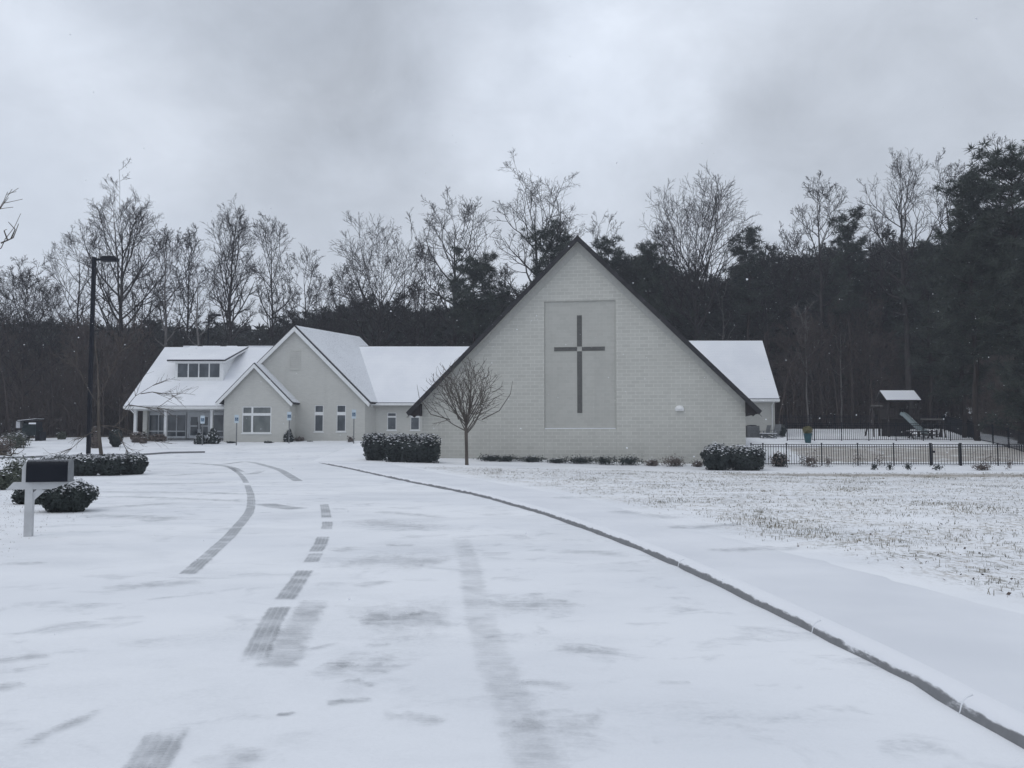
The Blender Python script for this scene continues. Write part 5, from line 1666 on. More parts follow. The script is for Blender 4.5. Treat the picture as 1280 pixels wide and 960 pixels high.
p = place(940, 546, 64.6)
t = thing('condenser_unit', 'grey louvred air conditioning unit against the white rear hall', 'air conditioner', p)
w = MB(); w.box(-0.46, 0.46, -0.42, 0.42, 0.02, 0.86); w.build('casing', M_GALV, t, local=True)
w = MB()
for i in range(9): w.box(-0.44, 0.44, -0.445, -0.423, 0.1 + i * 0.08, 0.13 + i * 0.08)
w.build('louvres', M_GREY, t, local=True)
w = MB(); w.lathe((0, 0, 0.862), [(0.36, 0), (0.36, 0.04), (0.1, 0.07)], 16); w.build('fan_guard', M_BLACK, t, local=True)
w = MB(); w.box(-0.6, 0.6, -0.55, 0.55, -0.3, 0.018); w.build('pad', M_KERB, t, local=True)
shrub_px('dark_bush', 'dark bush at the right corner of the rear hall', 'shrub', 970, 982, 531, 546, 61, D=65.6, n=900, leaf=0.09, snow=0.2)
FPL = [(965, 983, 566, 577, 0, 'compact brown bush at the foot of the first fence bay'), (1000, 1024, 567, 579, 0, 'snow-laden plant with broad leaves by the front fence'),
       (1031, 1040, 570, 579, 2, 'single thin plant left of a fence post'), (1062, 1083, 562, 579, 2, 'tall wispy plant in front of the fence below the play tower swing'),
       (1092, 1106, 564, 580, 2, 'sparse twiggy plant by the fence left of the gate'), (1089, 1096, 578.5, 583, 1, 'tiny snow-rimmed tuft left of the twiggy fence plant'),
       (1108, 1117, 578, 583, 1, 'tiny snow-rimmed tuft right of the twiggy fence plant'), (1130, 1140, 578, 583.5, 1, 'small dark tuft midway to the gate'),
       (1165, 1179, 580, 586, 1, 'flat dark tuft at the foot of the gate'), (1222, 1250, 565, 587, 2, 'large brown twiggy bush right of the gate'),
       (1219, 1236, 580, 587.5, 0, 'snow-dusted low plant under the large twiggy bush'), (1256, 1266, 571, 583, 2, 'thin plant at the fence near the right edge')]
for i, (a, c_, yt, yb, kd, lb) in enumerate(FPL):
    mt = ((M_DEADLEAF, M_SNOW, M_BOXDK), (M_BOX, M_SNOW, M_BOXDK), (M_DEADLEAF, M_SNOW, M_BROWN))[kd]
    shrub_px('fence_shrub', lb, 'plant', a, c_, yt, yb, 70 + i, D=48.6 if yb < 581 else 46.8, n=(420, 160, 220)[kd], leaf=(0.055, 0.045, 0.035)[kd], mats=mt, core=(kd == 0 and i == 0), snow=0.45, lump=0.4, loose=0.3, group='plants along the front fence')
# dark cart on the far left
p = place(40, 551, 68.0)
t = thing('utility_cart', 'dark cart with snow-lined roof and a pale panel on its left end, by the woods', 'cart', p)
w = MB(); w.box(-0.55, 0.55, -0.5, 0.5, 0.40, 1.05); w.box(-0.5, 0.5, -0.45, 0.45, 1.05, 1.35); w.build('body', M_DGREEN, t, local=True)
w = MB(); w.slab([(-0.9, -0.6, 1.56), (0.62, -0.6, 1.72), (0.62, 0.6, 1.72), (-0.9, 0.6, 1.56)], 0.05); ro_ = w.build('roof', M_BLACK, t, local=True)
w = MB(); w.slab([(-0.88, -0.58, 1.60), (0.58, -0.58, 1.75), (0.58, 0.58, 1.75), (-0.88, 0.58, 1.60)], 0.035); w.build('roof_snow', M_SNOW, ro_, local=True)
w = MB(); w.box(-1.05, -0.74, -0.45, 0.45, 1.0, 1.52); w.build('end_panel', M_PALE, t, local=True)
w = MB(); w.box(0.0, 0.55, -0.54, -0.502, 1.30, 1.42); w.build('snowy_ledge', M_SNOW, t, local=True)
for x in (-0.45, 0.5, 0.85):
    w = MB(); w.box(x - 0.045, x + 0.045, -0.4, 0.4, -0.1, 1.5 if x < 0.7 else 0.7); w.build('upright', M_BLACK, t, local=True)

# ------------------------------------------------------------------ trees
def norm3(x, y, z):
    l = sqrt(x * x + y * y + z * z) or 1e-9
    return x / l, y / l, z / l
class Bare:
    """a leafless tree grown inside an egg-shaped envelope"""
    def __init__(s, seed, H, R, base=0.35, n1=18, el=(30, 72), tfrac=0.93, sub=(6, 5, 4), trop=0.13, r0=None, twig=0.0115, wob=0.105, lean=0.0, env_top=1.03, curve=1.0, skew=(0, 0)):
        s.rg = random.Random(seed); s.H = H; s.R = R
        s.big, s.fine = MB(), MB()
        s.hc = H * (base + env_top) / 2; s.hz = H * (env_top - base) / 2 + 0.01
        s.skew = skew; s.twig = twig
        rg = s.rg
        r0 = r0 or H * 0.0095
        n_ = 12
        pts = []; rad = []
        x = y = 0.0; la = rg.uniform(0, 2 * pi)
        for i in range(n_ + 1):
            t = i / n_
            pts.append((x, y, t * H * tfrac))
            rad.append(max(twig * 1.5, r0 * (1 - t) ** 0.75 * (1.25 if i == 0 else 1)))
            x += rg.uniform(-1, 1) * H * 0.006 + cos(la) * lean * H / n_
            y += rg.uniform(-1, 1) * H * 0.006 + sin(la) * lean * H / n_
        pts[0] = (pts[0][0], pts[0][1], -0.4)
        s.big.tube(pts, rad, 7)
        az_ = rg.uniform(0, 6.28)
        for i in range(n1):
            t = base * 0.9 + (tfrac * 0.985 - base * 0.9) * ((i + rg.uniform(0.1, 0.9)) / n1)
            t = min(t, tfrac * 0.99)
            f = t / tfrac * n_
            k = min(n_ - 1, int(f)); fr = f - k
            p = tuple(pts[k][a] + (pts[k + 1][a] - pts[k][a]) * fr for a in range(3))
            rt = rad[k] + (rad[k + 1] - rad[k]) * fr
            az_ += 2.4 + rg.uniform(-0.5, 0.5)
            rel = (t - base) / max(0.01, 1 - base)
            e = radians(el[0] + (el[1] - el[0]) * min(1, max(0, rel)) + rg.uniform(-8, 8))
            d = (cos(az_) * cos(e), sin(az_) * cos(e), sin(e))
            L_ = R * rg.uniform(0.9, 1.5) / max(0.35, cos(e))
            s.branch(p, d, L_, min(rt * 0.72, r0 * 0.5) * rg.uniform(0.7, 1), 1, sub, trop, wob)
    def inside(s, x, y, z, k=1.0):
        dz = (z - s.hc) / s.hz
        x -= s.skew[0] * (z / s.H); y -= s.skew[1] * (z / s.H)
        return (x * x + y * y) / (s.R * s.R) + dz * dz < k
    def branch(s, p, d, L_, r, lv, sub, trop, wob):
        rg = s.rg
        n_ = (9, 8, 5, 3, 2)[lv]
        st = L_ / n_
        pts = [p]; dirs = [d]
        x, y, z = p
        for i in range(n_):
            d = norm3(d[0] + rg.uniform(-wob, wob), d[1] + rg.uniform(-wob, wob), d[2] + rg.uniform(-wob, wob) + trop)
            x += d[0] * st; y += d[1] * st; z += d[2] * st
            pts.append((x, y, z)); dirs.append(d)
            if i > 1 and not s.inside(x, y, z, 1.0 + 0.12 * rg.random()): break
        m_ = len(pts)
        tw = s.twig
        rad = [max(tw * (1.0 if lv > 2 else 1.4), r * (1 - i / (m_ - 0.5)) ** 0.8 + tw * 0.4) for i in range(m_)]
        (s.big if lv == 1 else s.fine).tube(pts, rad, (5, 5, 4, 3, 3)[lv], cap=False)
        if lv > len(sub): return
        ln = sqrt(sum((pts[-1][a] - pts[0][a]) ** 2 for a in range(3)))
        ns = sub[lv - 1]
        for k in range(ns):
            t = 0.22 + 0.76 * (k + rg.random()) / ns
            f = t * (m_ - 1); i = min(m_ - 2, int(f)); fr = f - i
            q = tuple(pts[i][a] + (pts[i + 1][a] - pts[i][a]) * fr for a in range(3))
            dd = dirs[i]
            ax_ = norm3(rg.uniform(-1, 1), rg.uniform(-1, 1), rg.uniform(-1, 1))
            an = radians(rg.uniform(28, 58))
            dot = sum(dd[a] * ax_[a] for a in range(3))
            per = norm3(*(ax_[a] - dot * dd[a] for a in range(3)))
            nd = norm3(*(dd[a] * cos(an) + per[a] * sin(an) for a in range(3)))
            s.branch(q, nd, ln * rg.uniform(0.38, 0.62) * (1.12 - 0.45 * t), max(tw, rad[i] * 0.6), lv + 1, sub, trop * 0.9, wob * 0.95)
    def done(s, label, loc, mats=(M_BARK, M_TWIG), group=None, name='bare_tree'):
        t = thing(name, label, 'tree', loc, 0, group)
        s.big.build('trunk', mats[0], t, local=True, smooth=True)
        s.fine.build('crown', mats[1], t, local=True)
        return t
def bare_px(label, px, top, D, wpx, seed, mats=(M_BARK, M_TWIG), group=None, **k):
    q = at(px, 540, D)
    z0 = T(q.x, D)
    H = at(px, top, D).z - z0
    R = wpx / 2 * D / F
    B = Bare(seed, H, R, **k)
    V_ = B.fine.v + B.big.v
    zs = sorted(p[2] for p in V_); zm = zs[int(len(zs) * 0.994)]
    rs = sorted(abs(p[0]) for p in B.fine.v); rm = rs[int(len(rs) * 0.985)]
    t = B.done(label, (q.x, D, z0), mats, group)
    sr = min(1.25, max(0.7, R / rm))
    t.scale = (sr, sr, H / zm)
    return t
BT = 'bare winter trees rising behind the church'
S3 = (6, 5, 4)
bare_px('tallest bare tree at left, broad crown above the lamp post', 147, 215, 84, 120, 101, base=0.34, n1=26, el=(38, 74), sub=(7, 6, 3), r0=0.33, group=BT)
bare_px('bare tree with crooked side limbs just left of the lamp post', 92, 275, 90, 75, 102, base=0.36, n1=17, el=(25, 68), sub=S3, group=BT)
bare_px('pale forked tree whose trunk meets the left end of the low roof ridge', 204, 283, 82, 60, 103, mats=(M_BARK_PALE, M_TWIG), base=0.42, n1=15, el=(35, 68), sub=S3, r0=0.22, lean=0.02, group=BT)
bare_px('upright slender bare tree above the dormer, thick with twigs', 230, 282, 88, 50, 104, base=0.38, n1=20, el=(35, 75), sub=S3, group=BT)
bare_px('tall fan-shaped bare tree above the right end of the dormer roof', 284, 256, 86, 68, 105, base=0.42, n1=22, el=(52, 80), sub=(7, 6, 3), trop=0.12, r0=0.3, group=BT)
bare_px('tall open bare tree above the small front gable', 334, 266, 88, 66, 106, base=0.40, n1=18, el=(38, 74), sub=S3, group=BT)
bare_px('lower tangled bare tree over the apex of the tall gable', 378, 313, 92, 62, 107, base=0.42, n1=17, el=(12, 60), sub=S3, group=BT)
bare_px('pale leaning bare tree crossing between the two left trees', 248, 330, 80, 50, 118, mats=(M_BARK_PALE, M_TWIG), base=0.5, n1=10, el=(30, 65), sub=(5, 4, 3), lean=0.03, r0=0.18, group=BT)
bare_px('wide bare tree of many fanning limbs over the long right roof', 474, 272, 86, 120, 108, base=0.36, n1=24, el=(30, 70), sub=(7, 6, 3), tfrac=0.7, r0=0.34, group=BT)
bare_px('slim bare tree left of the evergreen by the big gable roof', 528, 300, 90, 48, 109, base=0.42, n1=14, el=(30, 70), sub=S3, group=BT)
bare_px('big bare tree with arching left limbs above the evergreen left of the big gable', 572, 234, 88, 105, 110, base=0.42, n1=22, el=(12, 72), sub=(7, 6, 3), r0=0.34, wob=0.2, group=BT)
bare_px('tallest bare tree of all, crooked open crown left of the gable peak', 676, 186, 82, 118, 111, base=0.44, n1=17, el=(22, 78), sub=(6, 6, 4), r0=0.36, wob=0.26, group=BT, twig=0.010)
bare_px('thin young bare tree just left of the gable peak', 716, 272, 92, 34, 112, base=0.5, n1=10, el=(40, 75), sub=(5, 4, 3), group=BT)
bare_px('thin forked bare tree just right of the gable peak', 756, 262, 92, 52, 113, base=0.5, n1=12, el=(35, 72), sub=(5, 4, 4), group=BT)
bare_px('wide fan-shaped bare tree above the right slope of the big gable', 876, 222, 84, 128, 114, base=0.40, n1=26, el=(40, 76), sub=(7, 6, 3), tfrac=0.75, r0=0.34, group=BT)
bare_px('small bare tree behind the fan-shaped one, over the right slope', 826, 285, 94, 46, 115, base=0.45, n1=14, el=(30, 70), sub=S3, group=BT)
bare_px('flat-topped bare tree with twisted limbs above the rear hall', 1030, 218, 82, 84, 116, base=0.50, n1=15, el=(15, 72), sub=(6, 6, 4), wob=0.26, r0=0.3, group=BT)
bare_px('dense low bare tree left of the flat-topped one', 990, 284, 88, 70, 117, base=0.45, n1=18, el=(25, 68), sub=S3, group=BT)
bare_px('tall bare tree with S-shaped trunk left of the great right-hand pine', 1140, 190, 78, 118, 119, base=0.48, n1=19, el=(12, 74), sub=(7, 6, 3), wob=0.27, r0=0.36, group=BT, twig=0.009)
bare_px('bare tree leaning out of the great pine at upper right', 1192, 192, 84, 60, 120, base=0.55, n1=12, el=(30, 75), sub=(6, 5, 4), group=BT)
bare_px('thin bare treetop poking above the great pine at the right edge', 1262, 166, 82, 50, 121, base=0.6, n1=10, el=(35, 72), sub=(6, 5, 4), group=BT)
bare_px('densely twigged bare tree at the far left edge', 22, 320, 78, 95, 122, base=0.22, n1=26, el=(40, 78), sub=(7, 6, 3), group=BT)
bare_px('broad bare tree cut off by the left edge, behind the twigged one', -34, 305, 84, 100, 123, base=0.25, n1=22, el=(35, 75), sub=S3, group=BT)
bare_px('short bare tree between the far left tree and the lamp post', 62, 352, 84, 60, 124, base=0.3, n1=16, el=(35, 72), sub=S3, group=BT)
bare_px('short twiggy bare tree over the right half of the long roof', 425, 330, 94, 56, 125, base=0.4, n1=14, el=(25, 70), sub=S3, group=BT)
bare_px('low bare tree filling the gap left of the wide fanning tree', 402, 345, 90, 54, 126, base=0.4, n1=14, el=(25, 70), sub=S3, group=BT)
bare_px('bare tree low between the fanning tree and the arching one', 520, 345, 84, 60, 127, base=0.35, n1=15, el=(30, 70), sub=S3, group=BT)
bare_px('short bare tree right of the lamp head, behind the tallest left tree', 178, 320, 92, 60, 128, base=0.38, n1=15, el=(35, 72), sub=S3, group=BT)
bare_px('bare tree low over the tall gable ridge, right of its apex', 352, 345, 86, 48, 129, base=0.42, n1=13, el=(28, 70), sub=S3, group=BT)
bare_px('tangled bare tree between the evergreen and the big gable roof', 628, 330, 86, 56, 130, base=0.35, n1=15, el=(20, 68), sub=S3, group=BT)
bare_px('slender bare tree between the rear hall and the flat-topped tree', 960, 305, 86, 50, 131, base=0.45, n1=13, el=(30, 70), sub=S3, group=BT)
bare_px('bare tree low behind the S-shaped one', 1098, 268, 84, 60, 132, base=0.5, n1=14, el=(25, 70), sub=S3, group=BT)

bare_px('pale dead sapling forking before the dark wood, right of the rear hall', 1012, 372, 80.5, 46, 141, mats=(M_BARK_PALE, M_BARK_PALE), base=0.4, n1=8, el=(10, 65), sub=(4, 3), r0=0.09, wob=0.25)
bare_px('pale crooked sapling before the dark wood, left of the play tower', 1052, 400, 80.2, 40, 142, mats=(M_BARK_PALE, M_TWIG), base=0.35, n1=8, el=(0, 60), sub=(4, 3), r0=0.08, wob=0.25)
bare_px('pale sapling with low bent limbs behind the roof of the rear hall', 905, 352, 83, 44, 143, mats=(M_BARK_PALE, M_TWIG), base=0.45, n1=9, el=(10, 60), sub=(4, 3), r0=0.10, wob=0.25)

# brown saplings standing before the woods, copies of three kinds
sap = [Bare(400 + i, 8.0, 1.9, base=0.25, n1=13, el=(25, 72), sub=(5, 4, 3), r0=0.07, wob=0.16).done('', (0, 0, 0), (M_BROWN, M_BROWN), 'brown saplings before the woods', 'sapling') for i in range(3)]
rg = random.Random(55)
first = [True] * 3
for i in range(46):
    left = i < 18
    px = rg.uniform(-60, 165) if left else rg.uniform(985, 1310)
    D = rg.uniform(75.5, 80) if left else rg.uniform(79.8, 84)
    q = at(px, 540, D); s_ = rg.uniform(0.55, 1.5)
    lb = 'brown leafless sapling in the brush at the left edge of the woods' if left else 'brown leafless sapling in the brush behind the playground'
    k_ = i % 3
    if first[k_]:
        first[k_] = False
        sap[k_].location = (q.x, D, T(q.x, D)); sap[k_].scale = (s_,) * 3; sap[k_]['label'] = lb
    else:
        dup(sap[k_], (q.x, D, T(q.x, D)), rg.uniform(0, 6.28), lb, None, (s_, s_, s_ * rg.uniform(0.85, 1.25)))

# near trees
def near_tree():
    # small tree before the left part of the big gable
    q = gnd(583, 574.5)
    D = 46.0; X = at(583, 574, D).x; z0 = ZG(X, D)
    sc_ = D / F
    rg = random.Random(77)
    B = Bare.__new__(Bare)
    B.rg = rg; B.H = 5.6; B.R = 2.15; B.big, B.fine = MB(), MB(); B.skew = (0, 0); B.twig = 0.0075
    B.hc = 3.4; B.hz = 2.1
    zf = at(583, 541, D).z - z0
    B.big.tube([(0.03, 0, -0.25), (0.02, 0, 0.1), (0, 0.01, zf * 0.6), (-0.02, 0, zf), (-0.04, 0, zf + 0.35), (-0.02, 0.03, zf + 0.9)], [0.115, 0.095, 0.085, 0.09, 0.06, 0.04], 8)
    for i in range(26):
        az_ = i * 2.4 + rg.uniform(-0.3, 0.3)
        e = radians(rg.choice((28, 34, 42, 50, 58, 66, 76)) + rg.uniform(-5, 5))
        h = zf - 0.05 + 0.85 * (i / 26)
        d = (cos(az_) * cos(e), sin(az_) * cos(e) * 0.9, sin(e))
        B.branch((0, 0, h), d, rg.uniform(2.4, 3.3), rg.uniform(0.022, 0.036), 1, (5, 3), 0.06, 0.10)
    for dx, ztop in ((-2.55, 3.9), (-1.2, 4.9), (2.35, 4.1)):       # a few whips that leave the round crown
        B.big.tube([(dx * 0.35, 0, zf + 0.7), (dx * 0.75, 0, ztop - 1.2), (dx, 0.1, ztop - 0.3), (dx * 1.05, 0.1, ztop + 0.4)], [0.03, 0.024, 0.017, 0.008], 5)
    B.done('small round-crowned bare tree standing before the left slope of the big gable', (X, D, z0), (M_YBARK, M_YBARK))
near_tree()
def young_tree():
    D = 38.5; X = at(127.5, 570, D).x; z0 = T(X, D)
    rg = random.Random(31)
    B = Bare.__new__(Bare)
    B.rg = rg; B.H = 7; B.R = 4.5; B.big, B.fine = MB(), MB(); B.skew = (0, 0); B.twig = 0.007
    B.hc = 2.6; B.hz = 4.0; B.twig = 0.005
    def L(px, py): 
        q = at(px, py, D); return (q.x - X, rg.uniform(-0.2, 0.2), q.z - z0)
    B.big.tube([(0, 0, -0.3), (0, 0, 0.5), L(126.5, 545), L(125.5, 520), L(124, 490), L(121, 455), L(120, 425)], [0.10, 0.085, 0.075, 0.062, 0.045, 0.028, 0.012], 7)
    arcs = [[(126, 530), (140, 538), (152, 524), (157, 512), (168, 495), (190, 482), (214, 473)], [(174, 492), (190, 490), (205, 492), (216, 494)],
            [(126, 532), (146, 533), (166, 545), (178, 549)], [(160, 506), (180, 509), (196, 510)], [(146, 540), (154, 552), (160, 562)],
            [(125, 510), (110, 485), (98, 460)], [(125, 500), (138, 470), (150, 440)], [(126, 535), (104, 545), (90, 560)]]
    for a in arcs:
        P = [L(*q) for q in a]
        m_ = len(P)
        B.big.tube(P, [0.019 * (1 - i / m_) + 0.005 for i in range(m_)], 5)
        for k in range(7):
            i = rg.randrange(1, m_)
            p = P[i]; dd = norm3(*(P[i][j] - P[i - 1][j] for j in range(3)))
            nd = norm3(dd[0] + rg.uniform(-0.7, 0.7), dd[1] + rg.uniform(-0.6, 0.6), dd[2] + rg.uniform(-0.5, 0.6))
            B.branch(p, nd, rg.uniform(0.6, 1.5), 0.012, 2, (4, 3), 0.0, 0.15)
    B.done('young bare tree behind the hedge, thin limbs arching across the left roof', (X, D, z0), (M_YBARK, M_YBARK))
young_tree()
def edge_tree():
    D = 15.0; X = at(-150, 560, D).x; z0 = T(X, D)
    rg = random.Random(8)
    B = Bare.__new__(Bare)
    B.rg = rg; B.H = 8; B.R = 4.2; B.big, B.fine = MB(), MB(); B.skew = (0, 0); B.twig = 0.005
    B.hc = 4.5; B.hz = 4.5
    def L(px, py):
        q = at(px, py, D); return (q.x - X, rg.uniform(-0.1, 0.1), q.z - z0)
    B.big.tube([(0, 0, -0.3), (0.02, 0, 1.0), (0.05, 0.05, 2.2), (-0.1, 0, 4.0), (-0.15, 0.1, 5.6), (-0.2, 0, 7.0)], [0.12, 0.10, 0.085, 0.06, 0.035, 0.01], 8)
    lim = [[(-140, 420), (-80, 375), (-30, 335), (0, 309), (10, 300), (20, 285), (22, 265)], [(4, 305), (16, 297), (24, 280)], [(8, 300), (9, 290), (7, 286)], [(12, 298), (15, 285), (14, 279)], [(-145, 380), (-60, 310), (-10, 270), (2, 260), (7, 245)],
           [(-140, 470), (-60, 500), (-20, 540), (-4, 566), (8, 567), (22, 567), (27, 562), (27.5, 552)], [(-4, 567), (6, 562), (12, 556), (14, 548)], [(-10, 566), (12, 570), (21, 564), (23, 555)],
           [(-150, 400), (-200, 340), (-240, 300)], [(-150, 420), (-210, 400), (-260, 380)]]
    for a in lim:
        P = [L(*q) for q in a]; m_ = len(P)
        B.big.tube(P, [0.011 * (1 - i / m_) ** 1.3 + 0.003 for i in range(m_)], 5)
        for k in range(3):
            i = rg.randrange(1, m_)
            p = P[i]; dd = norm3(*(P[i][j] - P[i - 1][j] for j in range(3)))
            if p[0] > at(-5, 300, D).x - X: continue
            nd = norm3(dd[0] + rg.uniform(-0.4, 0.4), dd[1] + rg.uniform(-0.4, 0.4), dd[2] + rg.uniform(-0.2, 0.6))
            B.branch(p, nd, rg.uniform(0.4, 0.8), 0.008, 3, (3, 2, 2), 0.02, 0.12)
    B.done('near bare tree beyond the left edge, twig tips reaching into view', (X, D, z0), (M_YBARK, M_YBARK))
edge_tree()

# ------------------------------------------------------------------ pines
def pine_parts(seed, H, R, crown=0.4, limbs=34, nd=40, cl=0.58, top_round=True):
    rg = random.Random(seed)
    tr, cr = MB(), MB()
    n_ = 10
    pts = [(rg.uniform(-1, 1) * 0.006 * H * (i > 0), rg.uniform(-1, 1) * 0.006 * H * (i > 0), H * 0.93 * i / n_) for i in range(n_ + 1)]
    pts[0] = (0, 0, -0.4)
    tr.tube(pts, [max(0.03, H * 0.0115 * (1 - 0.92 * i / n_)) for i in range(n_ + 1)], 7)
    az_ = 0
    for i in range(limbs):
        t = crown + (0.93 - crown) * ((i + rg.random()) / limbs)
        rel = (t - crown) / (1 - crown)
        az_ += 2.4 + rg.uniform(-0.6, 0.6)
        prof = sqrt(max(0.06, 1 - ((rel - 0.42) / (0.62 if rel > 0.42 else 0.62)) ** 2))
        L_ = R * prof * rg.uniform(0.6, 1.12)
        e = radians(-6 + 34 * rel + rg.uniform(-12, 12))
        z = t * H
        P = [(0, 0, z)]
        d = [cos(az_) * cos(e), sin(az_) * cos(e), sin(e)]
        for k in range(4):
            d[2] += 0.10; d = list(norm3(d[0] + rg.uniform(-.15, .15), d[1] + rg.uniform(-.15, .15), d[2]))
            P.append(tuple(P[-1][a] + d[a] * L_ / 4 for a in range(3)))
        tr.tube(P, [0.011 * H * 0.28 * (1 - 0.8 * k / 4) for k in range(5)], 4, cap=False)
        nc = 4 + int(L_ * 3.6)
        for k in range(nc):
            f = 0.35 + 0.65 * (k + rg.random()) / nc
            q = f * 4; j = min(3, int(q)); fr = q - j
            c = [P[j][a] + (P[j + 1][a] - P[j][a]) * fr + rg.gauss(0, 0.34 * L_ * 0.32 + 0.12) * (1 if a < 2 else 0.6) for a in range(3)]
            rr_ = cl * rg.uniform(0.7, 1.35)
            for m_ in range(nd):
                v = norm3(rg.gauss(0, 1), rg.gauss(0, 1), rg.gauss(0.25, 0.8))
                w_ = norm3(rg.gauss(0, 1), rg.gauss(0, 1), rg.gauss(0, 1))
                a0 = tuple(c[a] + v[a] * rr_ * 0.12 for a in range(3))
                a1 = tuple(c[a] + v[a] * rr_ * rg.uniform(0.6, 1.05) for a in range(3))
                hw = rr_ * (0.055 if nd > 30 else 0.09)
                k0 = len(cr.v)
                cr.v += [tuple(a0[a] - w_[a] * hw for a in range(3)), tuple(a0[a] + w_[a] * hw for a in range(3)), a1]
                cr.f.append((k0, k0 + 1, k0 + 2)); cr.m.append(0)
    return tr, cr
def pine_thing(seed, H, R, label, loc, group=None, mats=(M_BARK_PINE, M_NEEDLE), name='pine_tree', **k):
    tr, cr = pine_parts(seed, H, R, **k)
    t = thing(name, label, 'tree', loc, 0, group)
    tr.build('trunk', mats[0], t, local=True, smooth=True)
    cr.build('crown', mats[1], t, local=True)
    return t
def pine_px(label, px, top, D, wpx, seed, group=None, **k):
    q = at(px, 540, D); z0 = T(q.x, D)
    H = at(px, top, D).z - z0
    t = pine_thing(seed, H, wpx / 2 * D / F, label, (q.x, D, z0), group, **k)
    cr_ = t.children[1].data.vertices
    t.scale = (1, 1, H / max(v.co.z for v in cr_))
    return t
PG = 'dark pines that stand out behind the church'
pine_px('rounded dark pine left of the big gable roof, under the arching bare tree', 592, 313, 80, 84, 201, PG, crown=0.55, limbs=40)
pine_px('ragged pine close behind the left slope near the gable peak', 690, 278, 80, 84, 202, PG, crown=0.42, limbs=44)
pine_px('pine just right of the gable peak', 762, 298, 82, 56, 203, PG, crown=0.5, limbs=34)
pine_px('pine right of the peak, half hidden by the right roof slope', 812, 304, 80, 58, 204, PG, crown=0.45, limbs=36)
pine_px('small bushy pine top left of the low dense bare tree, above the right slope', 938, 284, 84, 52, 205, PG, crown=0.55, limbs=30)
pine_px('pine tucked under the right side of the flat-topped bare tree', 1066, 264, 80, 56, 206, PG, crown=0.5, limbs=34)
pine_px('great dark pine towering at the right edge', 1276, 176, 58, 140, 207, PG, crown=0.30, limbs=74)
pine_px('tall pine with clumped boughs on the left flank of the great pine', 1222, 212, 60, 92, 208, PG, crown=0.30, limbs=56)
pine_px('dark pine filling in below the great pine, left side', 1205, 290, 64, 92, 209, PG, crown=0.18, limbs=46)
pine_px('dark pine at the right edge beneath the great pine', 1285, 300, 56, 110, 210, PG, crown=0.12, limbs=50)
pine_px('pine behind the play tower, right of the S-shaped bare tree', 1165, 300, 78, 80, 211, PG, crown=0.25, limbs=44)
# belts of background pines, copies of five kinds
protos = []
rg = random.Random(12)
def belt(n_, px0, px1, D0, D1, topf, group, label, hspan, protos_):
    for i in range(n_):
        px = px0 + (px1 - px0) * (i + rg.uniform(0.1, 0.9)) / n_
        D = rg.uniform(D0, D1)
        q = at(px, 540, D); z0 = T(q.x, D)
        H = max(5.0, at(px, topf(px) + rg.uniform(*hspan), D).z - z0)
        k = rg.randrange(len(protos_))
        pr0, Hp = protos_[k]
        s_ = H / Hp
        if not pr0.get('used'):
            pr0['used'] = 1
            pr0.location = (q.x, D, z0); pr0.rotation_euler = (0, 0, rg.uniform(0, 6.28)); pr0.scale = (s_,) * 3
            pr0['label'] = label; pr0['group'] = group
        else:
            dup(pr0, (q.x, D, z0), rg.uniform(0, 6.28), label, group, (s_ * rg.uniform(0.9, 1.2), s_ * rg.uniform(0.9, 1.2), s_))
GB = 'pines of the far evergreen belt behind the left wing'
lp = [(pine_thing(300 + i, 15, 3.4, '', (0, 0, 0), GB, (M_BARK_PINE, M_NEEDLE2), crown=0.12, limbs=36, nd=16, cl=0.8), 15) for i in range(4)]
topL = lambda px: interp([(-150, 395), (60, 402), (250, 408), (350, 402), (400, 386), (450, 378), (520, 384), (600, 372), (760, 350)], px)
belt(74, -170, 700, 98, 118, topL, GB, 'dark pine in the even evergreen belt far behind the left wing', (-9, 26), lp)
GC = 'pines of the dark wood behind the right side'
rp = [(pine_thing(320 + i, 18, 3.8, '', (0, 0, 0), GC, (M_BARK_PINE, M_NEEDLE2), crown=0.15, limbs=40, nd=16, cl=0.8), 18) for i in range(4)]
topR = lambda px: interp([(640, 330), (760, 318), (800, 312), (850, 330), (900, 332), (960, 318), (1000, 298), (1060, 292), (1110, 300), (1180, 290), (1300, 260)], px)
belt(60, 690, 1420, 84, 100, topR, GC, 'dark tree in the dense wood behind the right side of the church', (-2, 60), rp)
for p_, h_ in lp + rp:
    if 'used' in p_: del p_['used']

